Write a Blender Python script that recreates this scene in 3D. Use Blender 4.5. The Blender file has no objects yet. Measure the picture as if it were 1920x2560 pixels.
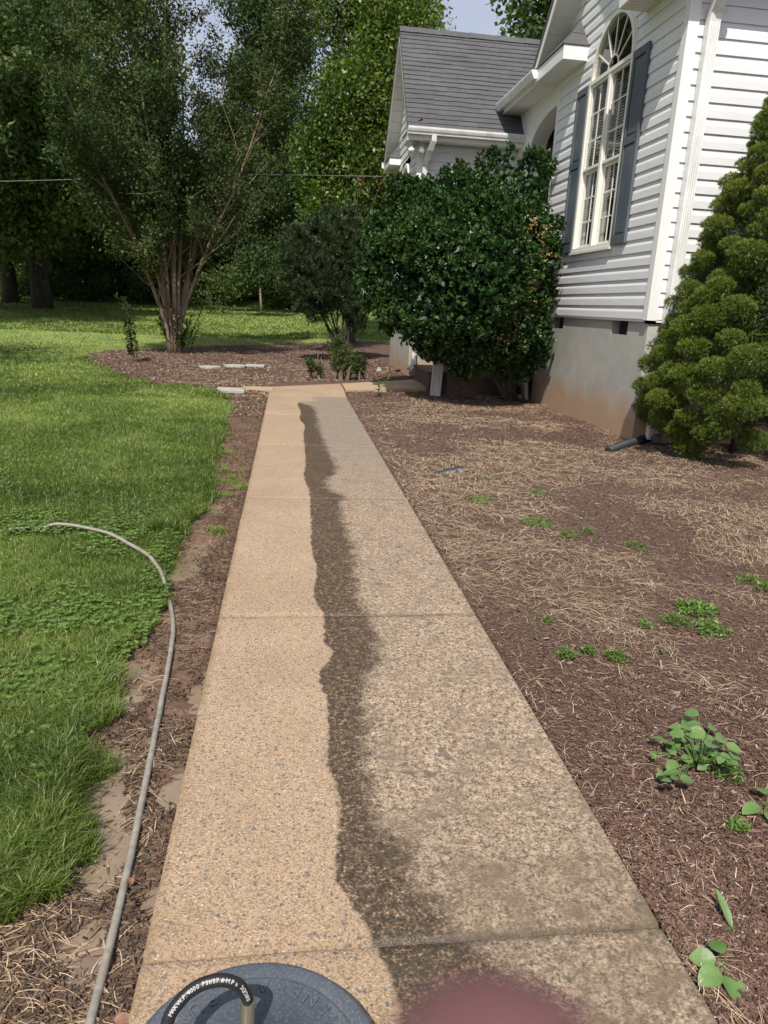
import bpy, math, random
import numpy as np
from mathutils import Matrix, Vector, Euler
random.seed(7)
rng = np.random.default_rng(11)
C = bpy.context.scene.collection
R = math.radians
# ------------------------------------------------------------------ camera, sky, sun, exposure
CAMF, YAW, PIT, ROL, CH = 1818.2, R(7.889), R(15.779), R(2.772), 1.45
def cam_axes():
    cy, sy, cp, sp = math.cos(YAW), math.sin(YAW), math.cos(PIT), math.sin(PIT)
    f = np.array([sy*cp, cy*cp, -sp]); r = np.array([cy, -sy, 0.]); u = np.cross(r, f)
    r2 = math.cos(ROL)*r + math.sin(ROL)*u
    return r2, np.cross(r2, f), f
CR, CU, CF = cam_axes()
camd = bpy.data.cameras.new('camera'); cam = bpy.data.objects.new('camera', camd); C.objects.link(cam)
M = Matrix.Identity(4)
for i in range(3):
    M[i][0], M[i][1], M[i][2] = CR[i], CU[i], -CF[i]
M[0][3], M[1][3], M[2][3] = 0, 0, CH
cam.matrix_world = M
camd.sensor_fit = 'VERTICAL'; camd.sensor_height = 34.6; camd.lens = 34.6*CAMF/2560
camd.clip_start = 0.005; camd.clip_end = 2000
camd.dof.use_dof = True; camd.dof.focus_distance = 3.0; camd.dof.aperture_fstop = 9.0
bpy.context.scene.camera = cam
SUN = Vector((-.354, -1.0, 1.36)).normalized()          # towards the sun
elev = math.asin(SUN.z); az = math.atan2(SUN.x, SUN.y)
w = bpy.data.worlds.new('World'); bpy.context.scene.world = w; w.use_nodes = True
nt = w.node_tree; bg = nt.nodes['Background']
sky = nt.nodes.new('ShaderNodeTexSky'); sky.sky_type = 'NISHITA'; sky.sun_disc = False
sky.sun_elevation = elev; sky.sun_rotation = az; sky.dust_density = 2.5; sky.air_density = 1.0; sky.altitude = 200
tc = nt.nodes.new('ShaderNodeTexCoord'); nz = nt.nodes.new('ShaderNodeTexNoise'); nz.inputs['Scale'].default_value = 2.2
nz.inputs['Detail'].default_value = 5; nz.inputs['Roughness'].default_value = .5
rp = nt.nodes.new('ShaderNodeValToRGB'); rp.color_ramp.elements[0].position = .35; rp.color_ramp.elements[1].position = .7
mxw = nt.nodes.new('ShaderNodeMix'); mxw.data_type = 'RGBA'
rp.color_ramp.elements[0].color = (.35, .35, .35, 1); rp.color_ramp.elements[1].color = (.8, .8, .8, 1)
nt.links.new(tc.outputs['Generated'], nz.inputs['Vector']); nt.links.new(nz.outputs['Fac'], rp.inputs['Fac'])
nt.links.new(rp.outputs['Color'], mxw.inputs['Factor']); nt.links.new(sky.outputs['Color'], mxw.inputs['A'])
mxw.inputs['B'].default_value = (6.4, 6.6, 7.6, 1)
nt.links.new(mxw.outputs['Result'], bg.inputs['Color']); bg.inputs['Strength'].default_value = .095
sl = bpy.data.lights.new('sun', 'SUN'); so = bpy.data.objects.new('sun', sl); C.objects.link(so)
sl.energy = 4.8; sl.angle = R(.53); sl.color = (1, .945, .86); so.rotation_euler = SUN.to_track_quat('Z', 'Y').to_euler()
vs = bpy.context.scene.view_settings; vs.view_transform = 'Standard'; vs.look = 'None'; vs.gamma = 1; vs.exposure = .34
bpy.context.scene.cycles.max_bounces = 6; bpy.context.scene.cycles.transparent_max_bounces = 6
bpy.context.scene.cycles.caustics_reflective = False; bpy.context.scene.cycles.caustics_refractive = False

# ------------------------------------------------------------------ helpers
def tag(o, label=None, cat=None, group=None, kind=None):
    if label: o['label'] = label
    if cat: o['category'] = cat
    if group: o['group'] = group
    if kind: o['kind'] = kind
    return o
def empty(name, loc=(0, 0, 0), label=None, cat=None, group=None):
    o = bpy.data.objects.new(name, None); o.location = loc; o.empty_display_size = .1; C.objects.link(o)
    return tag(o, label, cat, group)
def link(name, me, mat=None, parent=None):
    o = bpy.data.objects.new(name, me); C.objects.link(o)
    if mat: me.materials.append(mat)
    if parent is not None:
        o.parent = parent; o.matrix_parent_inverse = Matrix.Translation(-Vector(parent_world(parent)))
    return o
def parent_world(p):
    v = Vector(p.location)
    if p.parent is None: return v
    return Vector((0, 0, 0)) if p.type == 'MESH' else v
def npmesh(name, V, quads=None, tris=None, rnd=None, smooth=False, attr=None):
    me = bpy.data.meshes.new(name); V = np.asarray(V, np.float32)
    me.vertices.add(len(V)); me.vertices.foreach_set('co', V.ravel())
    q = np.zeros((0, 4), np.int32) if quads is None else np.asarray(quads, np.int32)
    t = np.zeros((0, 3), np.int32) if tris is None else np.asarray(tris, np.int32)
    idx = np.concatenate([q.ravel(), t.ravel()]); me.loops.add(len(idx)); me.loops.foreach_set('vertex_index', idx)
    n = len(q)+len(t); me.polygons.add(n)
    st = np.concatenate([np.arange(len(q))*4, len(q)*4+np.arange(len(t))*3]).astype(np.int32)
    me.polygons.foreach_set('loop_start', st)
    if smooth: me.polygons.foreach_set('use_smooth', np.ones(n, bool))
    me.update(calc_edges=True)
    if rnd is not None:
        a = me.attributes.new('rnd', 'FLOAT', 'POINT'); a.data.foreach_set('value', np.asarray(rnd, np.float32))
    if attr:
        for k, v in attr.items():
            a = me.attributes.new(k, 'FLOAT', 'POINT'); a.data.foreach_set('value', np.asarray(v, np.float32))
    return me
class MB:
    def __init__(s): s.v = []; s.f = []
    def face(s, pts):
        n = len(s.v); s.v += [tuple(p) for p in pts]; s.f.append(tuple(range(n, n+len(pts)))); return s
    def box(s, a, b):
        x0, y0, z0 = a; x1, y1, z1 = b; n = len(s.v)
        s.v += [(x0,y0,z0),(x1,y0,z0),(x1,y1,z0),(x0,y1,z0),(x0,y0,z1),(x1,y0,z1),(x1,y1,z1),(x0,y1,z1)]
        s.f += [tuple(n+i for i in q) for q in ((3,2,1,0),(4,5,6,7),(0,1,5,4),(1,2,6,5),(2,3,7,6),(3,0,4,7))]; return s
    def hexa(s, p):
        n = len(s.v); s.v += [tuple(q) for q in p]
        s.f += [tuple(n+i for i in q) for q in ((3,2,1,0),(4,5,6,7),(0,1,5,4),(1,2,6,5),(2,3,7,6),(3,0,4,7))]; return s
    def prism(s, poly, d):                     # poly: list of 3D points, extruded by vector d
        n = len(s.v); m = len(poly); d = Vector(d)
        s.v += [tuple(p) for p in poly]+[tuple(Vector(p)+d) for p in poly]
        s.f += [tuple(range(n+m-1, n-1, -1)), tuple(range(n+m, n+2*m))]
        s.f += [(n+i, n+(i+1) % m, n+m+(i+1) % m, n+m+i) for i in range(m)]; return s
    def tube(s, pts, rad, seg=8, cap=True, prof=None):
        pts = [Vector(p) for p in pts]; k = len(pts); n0 = len(s.v)
        if not hasattr(rad, '__len__'): rad = [rad]*k
        up = None
        for i, p in enumerate(pts):
            t = (pts[min(i+1, k-1)]-pts[max(i-1, 0)]).normalized()
            if up is None:
                up = Vector((0, 0, 1)) if abs(t.z) < .9 else Vector((1, 0, 0))
            a = t.cross(up).normalized(); up = a.cross(t).normalized()
            for j in range(seg):
                if prof: c_, s_ = prof[j]; s.v.append(tuple(p+a*c_+up*s_))
                else:
                    th = 2*math.pi*j/seg; s.v.append(tuple(p+(a*math.cos(th)+up*math.sin(th))*rad[i]))
        for i in range(k-1):
            for j in range(seg):
                A = n0+i*seg+j; B = n0+i*seg+(j+1) % seg; s.f.append((A, B, B+seg, A+seg))
        if cap:
            s.f.append(tuple(n0+j for j in range(seg-1, -1, -1))); s.f.append(tuple(n0+(k-1)*seg+j for j in range(seg)))
        return s
    def lathe(s, c, prof, seg=24):             # prof list of (r,z)
        n0 = len(s.v)
        for r_, z_ in prof:
            for j in range(seg):
                th = 2*math.pi*j/seg; s.v.append((c[0]+r_*math.cos(th), c[1]+r_*math.sin(th), c[2]+z_))
        for i in range(len(prof)-1):
            for j in range(seg):
                A = n0+i*seg+j; B = n0+i*seg+(j+1) % seg; s.f.append((A, B, B+seg, A+seg))
        s.f.append(tuple(n0+j for j in range(seg-1, -1, -1))); s.f.append(tuple(n0+(len(prof)-1)*seg+j for j in range(seg)))
        return s
    def build(s, name, mat, parent=None, smooth=False, bevel=0):
        me = bpy.data.meshes.new(name); me.from_pydata(s.v, [], s.f); me.update()
        if smooth: me.polygons.foreach_set('use_smooth', [True]*len(me.polygons)); me.update()
        o = link(name, me, mat, parent)
        if bevel:
            b = o.modifiers.new('bevel', 'BEVEL'); b.width = bevel; b.segments = 2; b.limit_method = 'ANGLE'
        return o
def ss(v, a, b):
    t = np.clip((v-a)/(b-a), 0, 1); return t*t*(3-2*t)
_perm = rng.random((512, 512))
def vnoise(x, y, s=1.0, k=0):
    x = np.asarray(x, float)*s+17.3*k+100; y = np.asarray(y, float)*s+31.7*k+100
    xi = np.floor(x).astype(int); yi = np.floor(y).astype(int); fx = x-xi; fy = y-yi
    fx = fx*fx*(3-2*fx); fy = fy*fy*(3-2*fy); P = _perm
    a = P[xi % 512, yi % 512]; b = P[(xi+1) % 512, yi % 512]; c = P[xi % 512, (yi+1) % 512]; d = P[(xi+1) % 512, (yi+1) % 512]
    return (a*(1-fx)+b*fx)*(1-fy)+(c*(1-fx)+d*fx)*fy
def fbm(x, y, s=1.0, k=0, o=4):
    r = 0; a = .5; t = 0
    for i in range(o): r = r+a*vnoise(x, y, s*2**i, k+i); t += a; a *= .5
    return r/t
def hz(x, y):                                   # broad lie of the land
    x = np.asarray(x, float); y = np.asarray(y, float)
    far = (.034+.011*ss(x, -12, 5))*np.where(y > 24, y-22.5, np.where(y > 21, (y-21)**2/6, 0))
    b = .055*np.clip(x+.3, 0, 2.6)*ss(y, 11.3, 12.6)*(1-ss(x, 2.7, 3.7)*(1-ss(y, 12.6, 14.2)))
    return far+b
def ray(px, py): return CF+CR*(px-960)/CAMF-CU*(py-1280)/CAMF
def G(px, py, dz=0.):                           # the spot on the ground seen at a photograph pixel
    d = ray(px, py); z = 0.
    for _ in range(30):
        t = (z+dz-CH)/d[2] if d[2] < -1e-4 else 60
        t = min(max(t, .1), 90); x, y = d[0]*t, d[1]*t
        z = z*.5+.5*float(hz(x, y))
    return np.array([x, y, z+dz])
def GY(px, py, yy):
    d = ray(px, py); t = yy/d[1]; return np.array([d[0]*t, yy, CH+d[2]*t])
D8 = 1920/1659.
def inpoly(x, y, poly):
    x = np.asarray(x); y = np.asarray(y); ins = np.zeros(x.shape, bool); n = len(poly); j = n-1
    for i in range(n):
        xi, yi = poly[i]; xj, yj = poly[j]
        c = ((yi > y) != (yj > y)) & (x < (xj-xi)*(y-yi)/(yj-yi+1e-12)+xi); ins ^= c; j = i
    return ins
def sdist(x, y, poly):                          # distance to polygon outline, negative outside
    d = np.full(np.shape(x), 1e9); n = len(poly)
    for i in range(n):
        ax, ay = poly[i]; bx, by = poly[(i+1) % n]; vx, vy = bx-ax, by-ay
        t = np.clip(((x-ax)*vx+(y-ay)*vy)/(vx*vx+vy*vy+1e-12), 0, 1)
        d = np.minimum(d, np.hypot(x-ax-t*vx, y-ay-t*vy))
    return np.where(inpoly(x, y, poly), d, -d)
# ------------------------------------------------------------------ materials
def mat(name, col=(.5, .5, .5), rough=.6, metal=0, spec=.5):
    m = bpy.data.materials.new(name); m.use_nodes = True; b = m.node_tree.nodes['Principled BSDF']
    b.inputs['Base Color'].default_value = (*col, 1); b.inputs['Roughness'].default_value = rough
    b.inputs['Metallic'].default_value = metal; b.inputs['Specular IOR Level'].default_value = spec
    return m
class NT:
    def __init__(s, m): s.m = m; s.t = m.node_tree; s.b = s.t.nodes.get('Principled BSDF'); s.co = None
    def n(s, typ, **kw):
        nd = s.t.nodes.new('ShaderNode'+typ)
        for k, v in kw.items():
            if k.startswith('i_'): nd.inputs[k[2:].replace('_', ' ')].default_value = v
            else: setattr(nd, k, v)
        return nd
    def l(s, a, b): s.t.links.new(a, b)
    def coord(s):
        if s.co is None: s.co = s.n('TexCoord').outputs['Object']
        return s.co
    def noise(s, scale, detail=4, rough=.55, vec=None, out='Fac', stretch=None):
        nd = s.n('TexNoise', i_Scale=scale, i_Detail=detail, i_Roughness=rough); v = vec or s.coord()
        if stretch:
            mp = s.n('Mapping'); mp.inputs['Scale'].default_value = stretch; s.l(v, mp.inputs['Vector']); v = mp.outputs['Vector']
        s.l(v, nd.inputs['Vector']); return nd.outputs[out]
    def ramp(s, fac, stops):
        r = s.n('ValToRGB'); e = r.color_ramp.elements
        while len(e) > 1: e.remove(e[-1])
        e[0].position = stops[0][0]; e[0].color = (*stops[0][1], 1) if len(stops[0][1]) == 3 else stops[0][1]
        for p, c in stops[1:]:
            x = e.new(p); x.color = (*c, 1)
        s.l(fac, r.inputs['Fac']); return r.outputs['Color']
    def grey(s, fac, a, b, lo=0., hi=1.): return s.ramp(fac, [(a, (lo,)*3), (b, (hi,)*3)])
    def mix(s, fac, a, b, mode='MIX'):
        nd = s.n('Mix', data_type='RGBA', blend_type=mode)
        for v, k in ((fac, 'Factor'), (a, 'A'), (b, 'B')):
            if isinstance(v, (int, float)): nd.inputs[k].default_value = v if k == 'Factor' else (v, v, v, 1)
            elif isinstance(v, tuple): nd.inputs[k].default_value = (*v, 1)
            else: s.l(v, nd.inputs[k])
        return nd.outputs['Result']
    def math(s, op, a, b=0.):
        nd = s.n('Math', operation=op)
        for i, v in enumerate((a, b)):
            if isinstance(v, (int, float)): nd.inputs[i].default_value = v
            else: s.l(v, nd.inputs[i])
        return nd.outputs[0]
    def attr(s, name): return s.n('Attribute', attribute_name=name).outputs['Fac']
    def bump(s, h, strength=.5, dist=.01):
        nd = s.n('Bump', i_Strength=strength, i_Distance=dist); s.l(h, nd.inputs['Height']); s.l(nd.outputs['Normal'], s.b.inputs['Normal'])
    def col(s, c): s.l(c, s.b.inputs['Base Color'])
    def rough(s, c): s.l(c, s.b.inputs['Roughness'])
def vinyl(name, col, rough=.42, dirt=.12, wave=True):
    m = mat(name, col, rough); t = NT(m)
    n = t.noise(1.3, 5, .6); n2 = t.noise(14, 4)
    c = t.mix(t.grey(n, .35, .75, 0, dirt), col, tuple(x*.72 for x in col))
    c = t.mix(t.grey(n2, .45, .8, 0, dirt*.6), c, (.42, .4, .34)); t.col(c)
    if wave: t.bump(t.noise(1.1, 2, .4), .5, .012)
    return m
def leafmat(name, stops, rough=.38, trans=.25, spec=.5, tcol=None):
    m = mat(name, (.05, .1, .03), rough, 0, spec); t = NT(m)
    c = t.ramp(t.attr('rnd'), stops); n = t.noise(1.1, 2)
    c = t.mix(t.grey(n, .35, .65, 0, .45), c, t.mix(1., c, (.62, .7, .6), 'MULTIPLY')); t.col(c)
    tr = t.n('BsdfTranslucent'); t.l(t.mix(1., c, tcol or (1.5, 1.7, .7), 'MULTIPLY'), tr.inputs['Color'])
    mx = t.n('MixShader'); mx.inputs[0].default_value = trans
    out = t.t.nodes['Material Output']; t.l(t.b.outputs[0], mx.inputs[1]); t.l(tr.outputs[0], mx.inputs[2]); t.l(mx.outputs[0], out.inputs[0])
    return m
def barkmat(name, c0, c1, scale=9, stretch=(1, 1, .25), bump=.6):
    m = mat(name, c0, .85); t = NT(m); n = t.noise(scale, 6, .6, stretch=stretch)
    t.col(t.ramp(n, [(.35, c0), (.65, c1)])); t.bump(n, bump, .02); return m
MV = vinyl('white_vinyl', (.67, .675, .69), .42, .2)
MT = vinyl('white_trim', (.70, .70, .69), .38, .08, False)
MSOF = vinyl('soffit_vinyl', (.64, .64, .62), .5, .1, False)
MGUT = mat('white_gutter', (.80, .81, .81), .3); _t = NT(MGUT); _n = _t.noise(5, 6, .65, stretch=(1, 1, .3)); _t.col(_t.ramp(_n, [(.4, (.70, .71, .71)), (.72, (.50, .50, .46))]))
MFRAME = mat('window_frame_vinyl', (.70, .68, .62), .35)
MSHUT = mat('blue_grey_shutter', (.075, .09, .105), .48); _t = NT(MSHUT); _t.bump(_t.noise(40, 4, stretch=(1, 1, .08)), .25, .003)
_t.col(_t.ramp(_t.noise(3, 5), [(.35, (.068, .082, .098)), (.75, (.10, .117, .13))]))
# stucco foundation with clay splash and water streaks
MFND = mat('stucco_foundation', (.4, .4, .38), .9); _t = NT(MFND)
_fine = _t.noise(95, 5, .7); _mid = _t.noise(3, 6, .6)
_c = _t.ramp(_mid, [(.3, (.36, .35, .315)), (.7, (.47, .46, .42))])
_c = _t.mix(_t.grey(_fine, .42, .6, .0, .5), _c, (.2, .2, .18))
_st = _t.noise(2.2, 4, .6, stretch=(1, 1, .10)); _c = _t.mix(_t.grey(_st, .54, .68, 0, .42), _c, (.22, .19, .15))
_sp = _t.n('SeparateXYZ'); _t.l(_t.coord(), _sp.inputs[0])
_zz = _t.math('ADD', _sp.outputs['Z'], _t.math('MULTIPLY', _t.noise(2.6, 5, .6), -.55))
_c = _t.mix(_t.grey(_zz, -.40, .34, .85, 0), _c, (.36, .225, .13)); _t.col(_c); _t.bump(_fine, .8, .006)
# asphalt shingles
MSH = mat('grey_shingles', (.07, .065, .065), .95); _t = NT(MSH)
_br = _t.n('TexBrick', i_Scale=1.0); _br.inputs['Color1'].default_value = (.052, .053, .058, 1); _br.inputs['Color2'].default_value = (.076, .077, .083, 1)
_br.inputs['Mortar'].default_value = (.09, .085, .085, 1); _br.inputs['Mortar Size'].default_value = .004
_br.inputs['Brick Width'].default_value = .31; _br.inputs['Row Height'].default_value = .10; _br.offset = .37
_cx = _t.n('CombineXYZ'); _sp = _t.n('SeparateXYZ'); _t.l(_t.coord(), _sp.inputs[0]); _t.l(_sp.outputs['X'], _cx.inputs['X']); _t.l(_sp.outputs['Z'], _cx.inputs['Y'])
_t.l(_cx.outputs[0], _br.inputs['Vector'])
_c = _t.mix(_t.grey(_t.noise(1.3, 5, .6), .45, .75, 0, .6), _br.outputs['Color'], (.04, .036, .038))
_c = _t.mix(_t.grey(_t.noise(160, 3, .7), .4, .65, 0, .28), _c, (.17, .17, .17)); _t.col(_c); _t.bump(_t.noise(190, 2), .4, .004)
# glass
MGL = bpy.data.materials.new('window_glass'); MGL.use_nodes = True; _t = NT(MGL); _t.t.nodes.remove(_t.b)
_gl = _t.n('BsdfGlossy', i_Roughness=.02); _tr = _t.n('BsdfTransparent'); _tr.inputs['Color'].default_value = (.85, .87, .86, 1)
_fr = _t.n('Fresnel', i_IOR=1.6); _mx = _t.n('MixShader'); _geo = _t.n('NewGeometry'); _t.l(_t.math('MULTIPLY', _t.math('MULTIPLY', _fr.outputs[0], 1.3), _t.math('SUBTRACT', 1., _geo.outputs['Backfacing'])), _mx.inputs[0])
_t.l(_tr.outputs[0], _mx.inputs[1]); _t.l(_gl.outputs[0], _mx.inputs[2]); _t.l(_mx.outputs[0], _t.t.nodes['Material Output'].inputs[0])
MBLIND = mat('white_blinds', (.66, .65, .60), .5); MDARK = mat('dark_interior', (.13, .12, .11), .9)
MLOUV = mat('dark_vent_louver', (.03, .032, .035), .5)
MPORCH = mat('painted_porch_wall', (.34, .33, .30), .7)
MBROWNW = barkmat('brown_stained_wood', (.06, .035, .025), (.12, .075, .055), 6, (1, 6, 6), .3)
MGREYW = barkmat('weathered_white_wood', (.42, .42, .41), (.60, .60, .59), 6, (5, 5, .6), .3)
MBLACKP = mat('black_corrugated_plastic', (.018, .02, .022), .42)
MPIPEW = mat('white_pvc', (.38, .37, .33), .6)
MSTONE = mat('pale_stone', (.5, .49, .46), .85); _t = NT(MSTONE); _n = _t.noise(14, 6, .65); _t.col(_t.ramp(_n, [(.3, (.3, .29, .26)), (.6, (.34, .33, .295))])); _t.bump(_n, .6, .01)
MEDGE = mat('red_brown_edging', (.15, .075, .06), .7)
# ------------------------------------------------------------------ lie of beds, lawn edge, puddles
_e = [(0,1950),(60,1880),(120,1830),(160,1790),(150,1740),(190,1660),(185,1600),(240,1500),(250,1430),(300,1390),(355,1300),(350,1240),(370,1180),(420,1120),(440,1080),(455,1040),(470,970),(490,920),(500,880),(465,845),(420,838),(330,835),(250,808),(205,785),(175,770),(230,757),(430,748),(620,742)]
EDGE = [tuple(G(a*D8, b*D8)[:2]) for a, b in _e]
LAWN = [(-90, EDGE[0][1]-.15), (-1.05, EDGE[0][1]-.15)]+EDGE+[(3, EDGE[-1][1]+.3), (12, EDGE[-1][1]+.8), (90, 26), (90, 120), (-90, 120)]
PUD = [(395, 1200, 36, 46), (385, 1228, 30, 26), (290, 1435, 60, 30), (245, 1500, 40, 28), (428, 1480, 26, 80), (215, 1640, 55, 50), (205, 1735, 42, 60), (335, 1920, 22, 55), (372, 1700, 25, 60), (180, 2040, 55, 28), (230, 1860, 40, 40), (445, 1095, 30, 18)]
PUDW = []
for a, b, wx, wy in PUD:
    c = G(a*D8, b*D8); ex = abs(G((a+wx)*D8, b*D8)[0]-c[0]); ey = abs(G(a*D8, (b-wy*.5)*D8)[1]-G(a*D8, (b+wy*.5)*D8)[1])/2
    PUDW.append((c[0], c[1], min(ex, .17)*1.3, max(.08, min(ey, .34))*1.25))
PL, PR = -.31, .92                              # path edges
def zone(x, y):                                 # 1 lawn, 0 bed
    d = sdist(x, y, LAWN)+.10*(fbm(x, y, 5, 3)-.5)*np.clip(y/5, .7, 3)
    return d
def relief(x, y, d=None):
    if d is None: d = zone(x, y)
    lawn = ss(d, -.02, .06)
    strip = (1-lawn)*(1-ss(x, PL-.02, PL+.05))*(1-ss(y, 10.5, 12))
    bed = (1-lawn)*(1-strip)
    r = strip*(-.008+.026*(fbm(x, y, 7, 5)-.5)+.016*(fbm(x, y, 26, 9)-.5))
    for cx, cy, rx, ry in PUDW:
        q = ((x-cx)/rx)**2+((y-cy)/ry)**2
        q = q+3.0*(fbm(x, y, 7, 2)-.5)+1.3*(fbm(x, y, 40, 6)-.5)
        r = r-strip*.034*np.exp(-np.clip(q, 0, 9)**1.6*.55)
    r = r+bed*(.055*(fbm(x, y, 1.6, 6)-.5)+.045*(fbm(x, y, 8, 7)-.5)+.014*(fbm(x, y, 30, 8)-.5))*ss(np.abs(x-.305), .62, .9)
    r = r+lawn*(.012+.02*(fbm(x, y, 3, 4)-.5)+.12*(fbm(x, y, .12, 5)-.5)*ss(y, 18, 35))
    under = ((x > PL-.005) & (x < PR+.01) & (y < 13.3)) | (inpoly(x, y, [(-.3, 12.2), (2.35, 12.2), (2.35, 13.5), (-.3, 13.3)]))
    return np.where(under, -.05, r)
xs = np.unique(np.concatenate([np.arange(-1.7, 4.3, .025), np.arange(-8, -1.7, .12), np.arange(4.3, 9, .15), -8-np.cumsum(1.08**np.arange(38)*.3), 9+np.cumsum(1.08**np.arange(38)*.3)]))
ys = np.unique(np.concatenate([np.arange(.6, 7.5, .025), np.arange(7.5, 15, .06), np.arange(15, 28, .2), 28+np.cumsum(1.05**np.arange(48)*.35), [-12, -8, -5, -3, -2, -1, -.5, 0, .3]]))
GX, GYY = np.meshgrid(xs, ys); zd = zone(GX, GYY); GZ = hz(GX, GYY)+relief(GX, GYY, zd)
nx, ny = len(xs), len(ys); ii = (np.arange(ny-1)[:, None]*nx+np.arange(nx-1)[None]).ravel()
me = npmesh('ground', np.stack([GX, GYY, GZ], -1).reshape(-1, 3), quads=np.stack([ii, ii+1, ii+nx+1, ii+nx], 1), smooth=True, attr={'zone': ss(zd, -.05, .05).ravel(), 'mud': ((1-ss(GX, PL-.02, PL+.05))*(1-ss(GYY, 10, 11.5))).ravel()})
MG = mat('soil_and_turf', (.1, .1, .05), .95); t = NT(MG)
n1 = t.noise(60, 6, .7); n2 = t.noise(2.0, 5); n3 = t.noise(.35, 4)
lawnc = t.ramp(t.noise(9, 6, .7), [(.3, (.16, .22, .045)), (.55, (.26, .33, .075)), (.75, (.34, .41, .11))])
lawnc = t.mix(t.grey(t.noise(1.2, 5, .7, stretch=(1, .5, 1)), .40, .62, 0, .55), lawnc, (.10, .165, .032))
lawnc = t.mix(t.grey(n3, .4, .65, 0, .5), lawnc, (.26, .29, .08))
lawnc = t.mix(t.grey(n1, .35, .7, 0, .5), lawnc, (.05, .09, .016))
mul = t.ramp(n1, [(.3, (.027, .016, .010)), (.5, (.08, .046, .031)), (.62, (.14, .088, .06)), (.75, (.23, .165, .12))])
mul = t.mix(t.grey(n2, .4, .7, 0, .4), mul, (.085, .05, .035))
mud = t.ramp(t.noise(30, 6, .65), [(.3, (.075, .042, .027)), (.6, (.17, .105, .068)), (.8, (.27, .19, .135))])
mud = t.mix(t.grey(n2, .55, .7, 0, .6), mud, (.17, .075, .035))
bed = t.mix(t.attr('mud'), mul, mud); t.col(t.mix(t.attr('zone'), bed, lawnc))
t.rough(t.mix(t.attr('mud'), 1., t.mix(t.attr('zone'), t.grey(t.noise(4, 3), .4, .6, .22, .6), 1.)))
t.bump(t.noise(75, 5, .7), .9, .012)
tag(link('ground', me, MG), kind='structure')
# horizon ground beyond is covered by the same sheet (reaches about 130 m)
# ------------------------------------------------------------------ path
JO = [-1.0, 1.34, 3.20, 5.36, 7.5, 9.6, 11.75]
def path_sheet():
    x_ = np.unique(np.concatenate([np.linspace(PL, PR, 50), [PL+.006, PR-.006, PL+.015, PR-.015]]))
    y_ = np.unique(np.concatenate([np.arange(-1.5, 12.9, .05)]+[np.array([j-.012, j-.005, j, j+.005, j+.012]) for j in JO]))
    X, Y = np.meshgrid(x_, np.append(y_, 13.0))
    far = 12.75+.25*(X-PL)/(PR-PL)+.05; Y = np.where(Y >= 12.95, far, np.minimum(Y, far-.03))
    wob = .004*(fbm(Y, Y*0, 3, 1)-.5)*2
    X = np.where(np.isclose(X, PL), X+wob, X)
    Z = hz(X, Y)+.024+.004*(fbm(X, Y, 2, 3)-.5)
    jit = .004*(vnoise(X, X*0, 14, 2)-.5)
    for j in JO: Z = Z-.014*np.exp(-((Y-j-jit)/.005)**2)-.002*np.exp(-((Y-j-jit)/.014)**2)
    e = np.minimum(X-PL, PR-X); Z = Z-.006*np.clip(1-e/.012, 0, 1)**2
    ny_, nx_ = X.shape; V = [np.stack([X, Y, Z], -1).reshape(-1, 3)]; q = []
    i = (np.arange(ny_-1)[:, None]*nx_+np.arange(nx_-1)[None]).ravel(); q.append(np.stack([i, i+1, i+nx_+1, i+nx_], 1))
    n = ny_*nx_
    for side in ('l', 'r', 'f'):
        E_ = {'l': (X[:, 0], Y[:, 0], Z[:, 0]), 'r': (X[:, -1], Y[:, -1], Z[:, -1]), 'f': (X[-1], Y[-1], Z[-1])}[side]
        T = np.stack(E_, -1); B = T.copy(); B[:, 2] -= .16; V += [T, B]; m = len(T); k = np.arange(m-1)
        a = np.stack([n+k, n+m+k, n+m+k+1, n+k+1], 1); q.append(a[:, ::-1] if side != 'l' else a); n += 2*m
    return npmesh('path', np.concatenate(V), quads=np.concatenate(q))
clean = [(0,.26),(1.20,.24),(1.344,.212),(1.411,.189),(1.456,.173),(1.51,.145),(1.549,.13),(1.635,.142),(1.729,.155),(1.907,.159),(2.004,.141),(2.165,.144),(2.426,.154),(2.559,.135),(2.677,.146),(2.788,.195),(2.926,.167),(3.22,.177),(3.378,.139),(3.8,.165),(4.2,.15),(4.862,.163),(5.589,.166),(6.08,.14),(6.659,.163),(7.35,.169),(8.191,.174),(8.792,.194),(9.23,.148),(9.856,.166),(10.9,.15),(11.15,.44),(11.35,.34),(11.6,.95),(11.7,1.6),(14,1.6)]
wetr = [(0,.9),(1.1,.62),(1.3,.46),(1.4,.40),(1.527,.35),(1.646,.329),(1.754,.269),(1.899,.281),(2.158,.26),(2.225,.301),(2.478,.297),(2.811,.392),(3.141,.408),(3.374,.376),(4.2,.40),(5.2,.40),(5.384,.437),(5.691,.331),(6.041,.349),(6.264,.424),(7.377,.403),(8.41,.371),(9.3,.37),(9.896,.37),(10.458,.34),(10.9,.15),(14,0)]
MP = mat('exposed_aggregate_concrete', (.4, .3, .2), .85); t = NT(MP)
sp = t.n('SeparateXYZ'); t.l(t.coord(), sp.inputs[0]); X_, Y_ = sp.outputs['X'], sp.outputs['Y']
def fcurve(pts):
    nd = t.n('FloatCurve'); cv = nd.mapping.curves[0]; P = [(y/14., (x+.5)/2.5) for y, x in pts]
    cv.points[0].location = P[0]; cv.points[1].location = P[-1]
    for p in P[1:-1]: cv.points.new(*p)
    for p in cv.points: p.handle_type = 'AUTO'
    nd.mapping.update(); t.l(t.math('DIVIDE', Y_, 14.), nd.inputs['Value'])
    return t.math('SUBTRACT', t.math('MULTIPLY', nd.outputs[0], 2.5), .5)
jag = t.math('MULTIPLY', t.math('SUBTRACT', t.noise(22, 4, .6), .5), .05)
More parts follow.
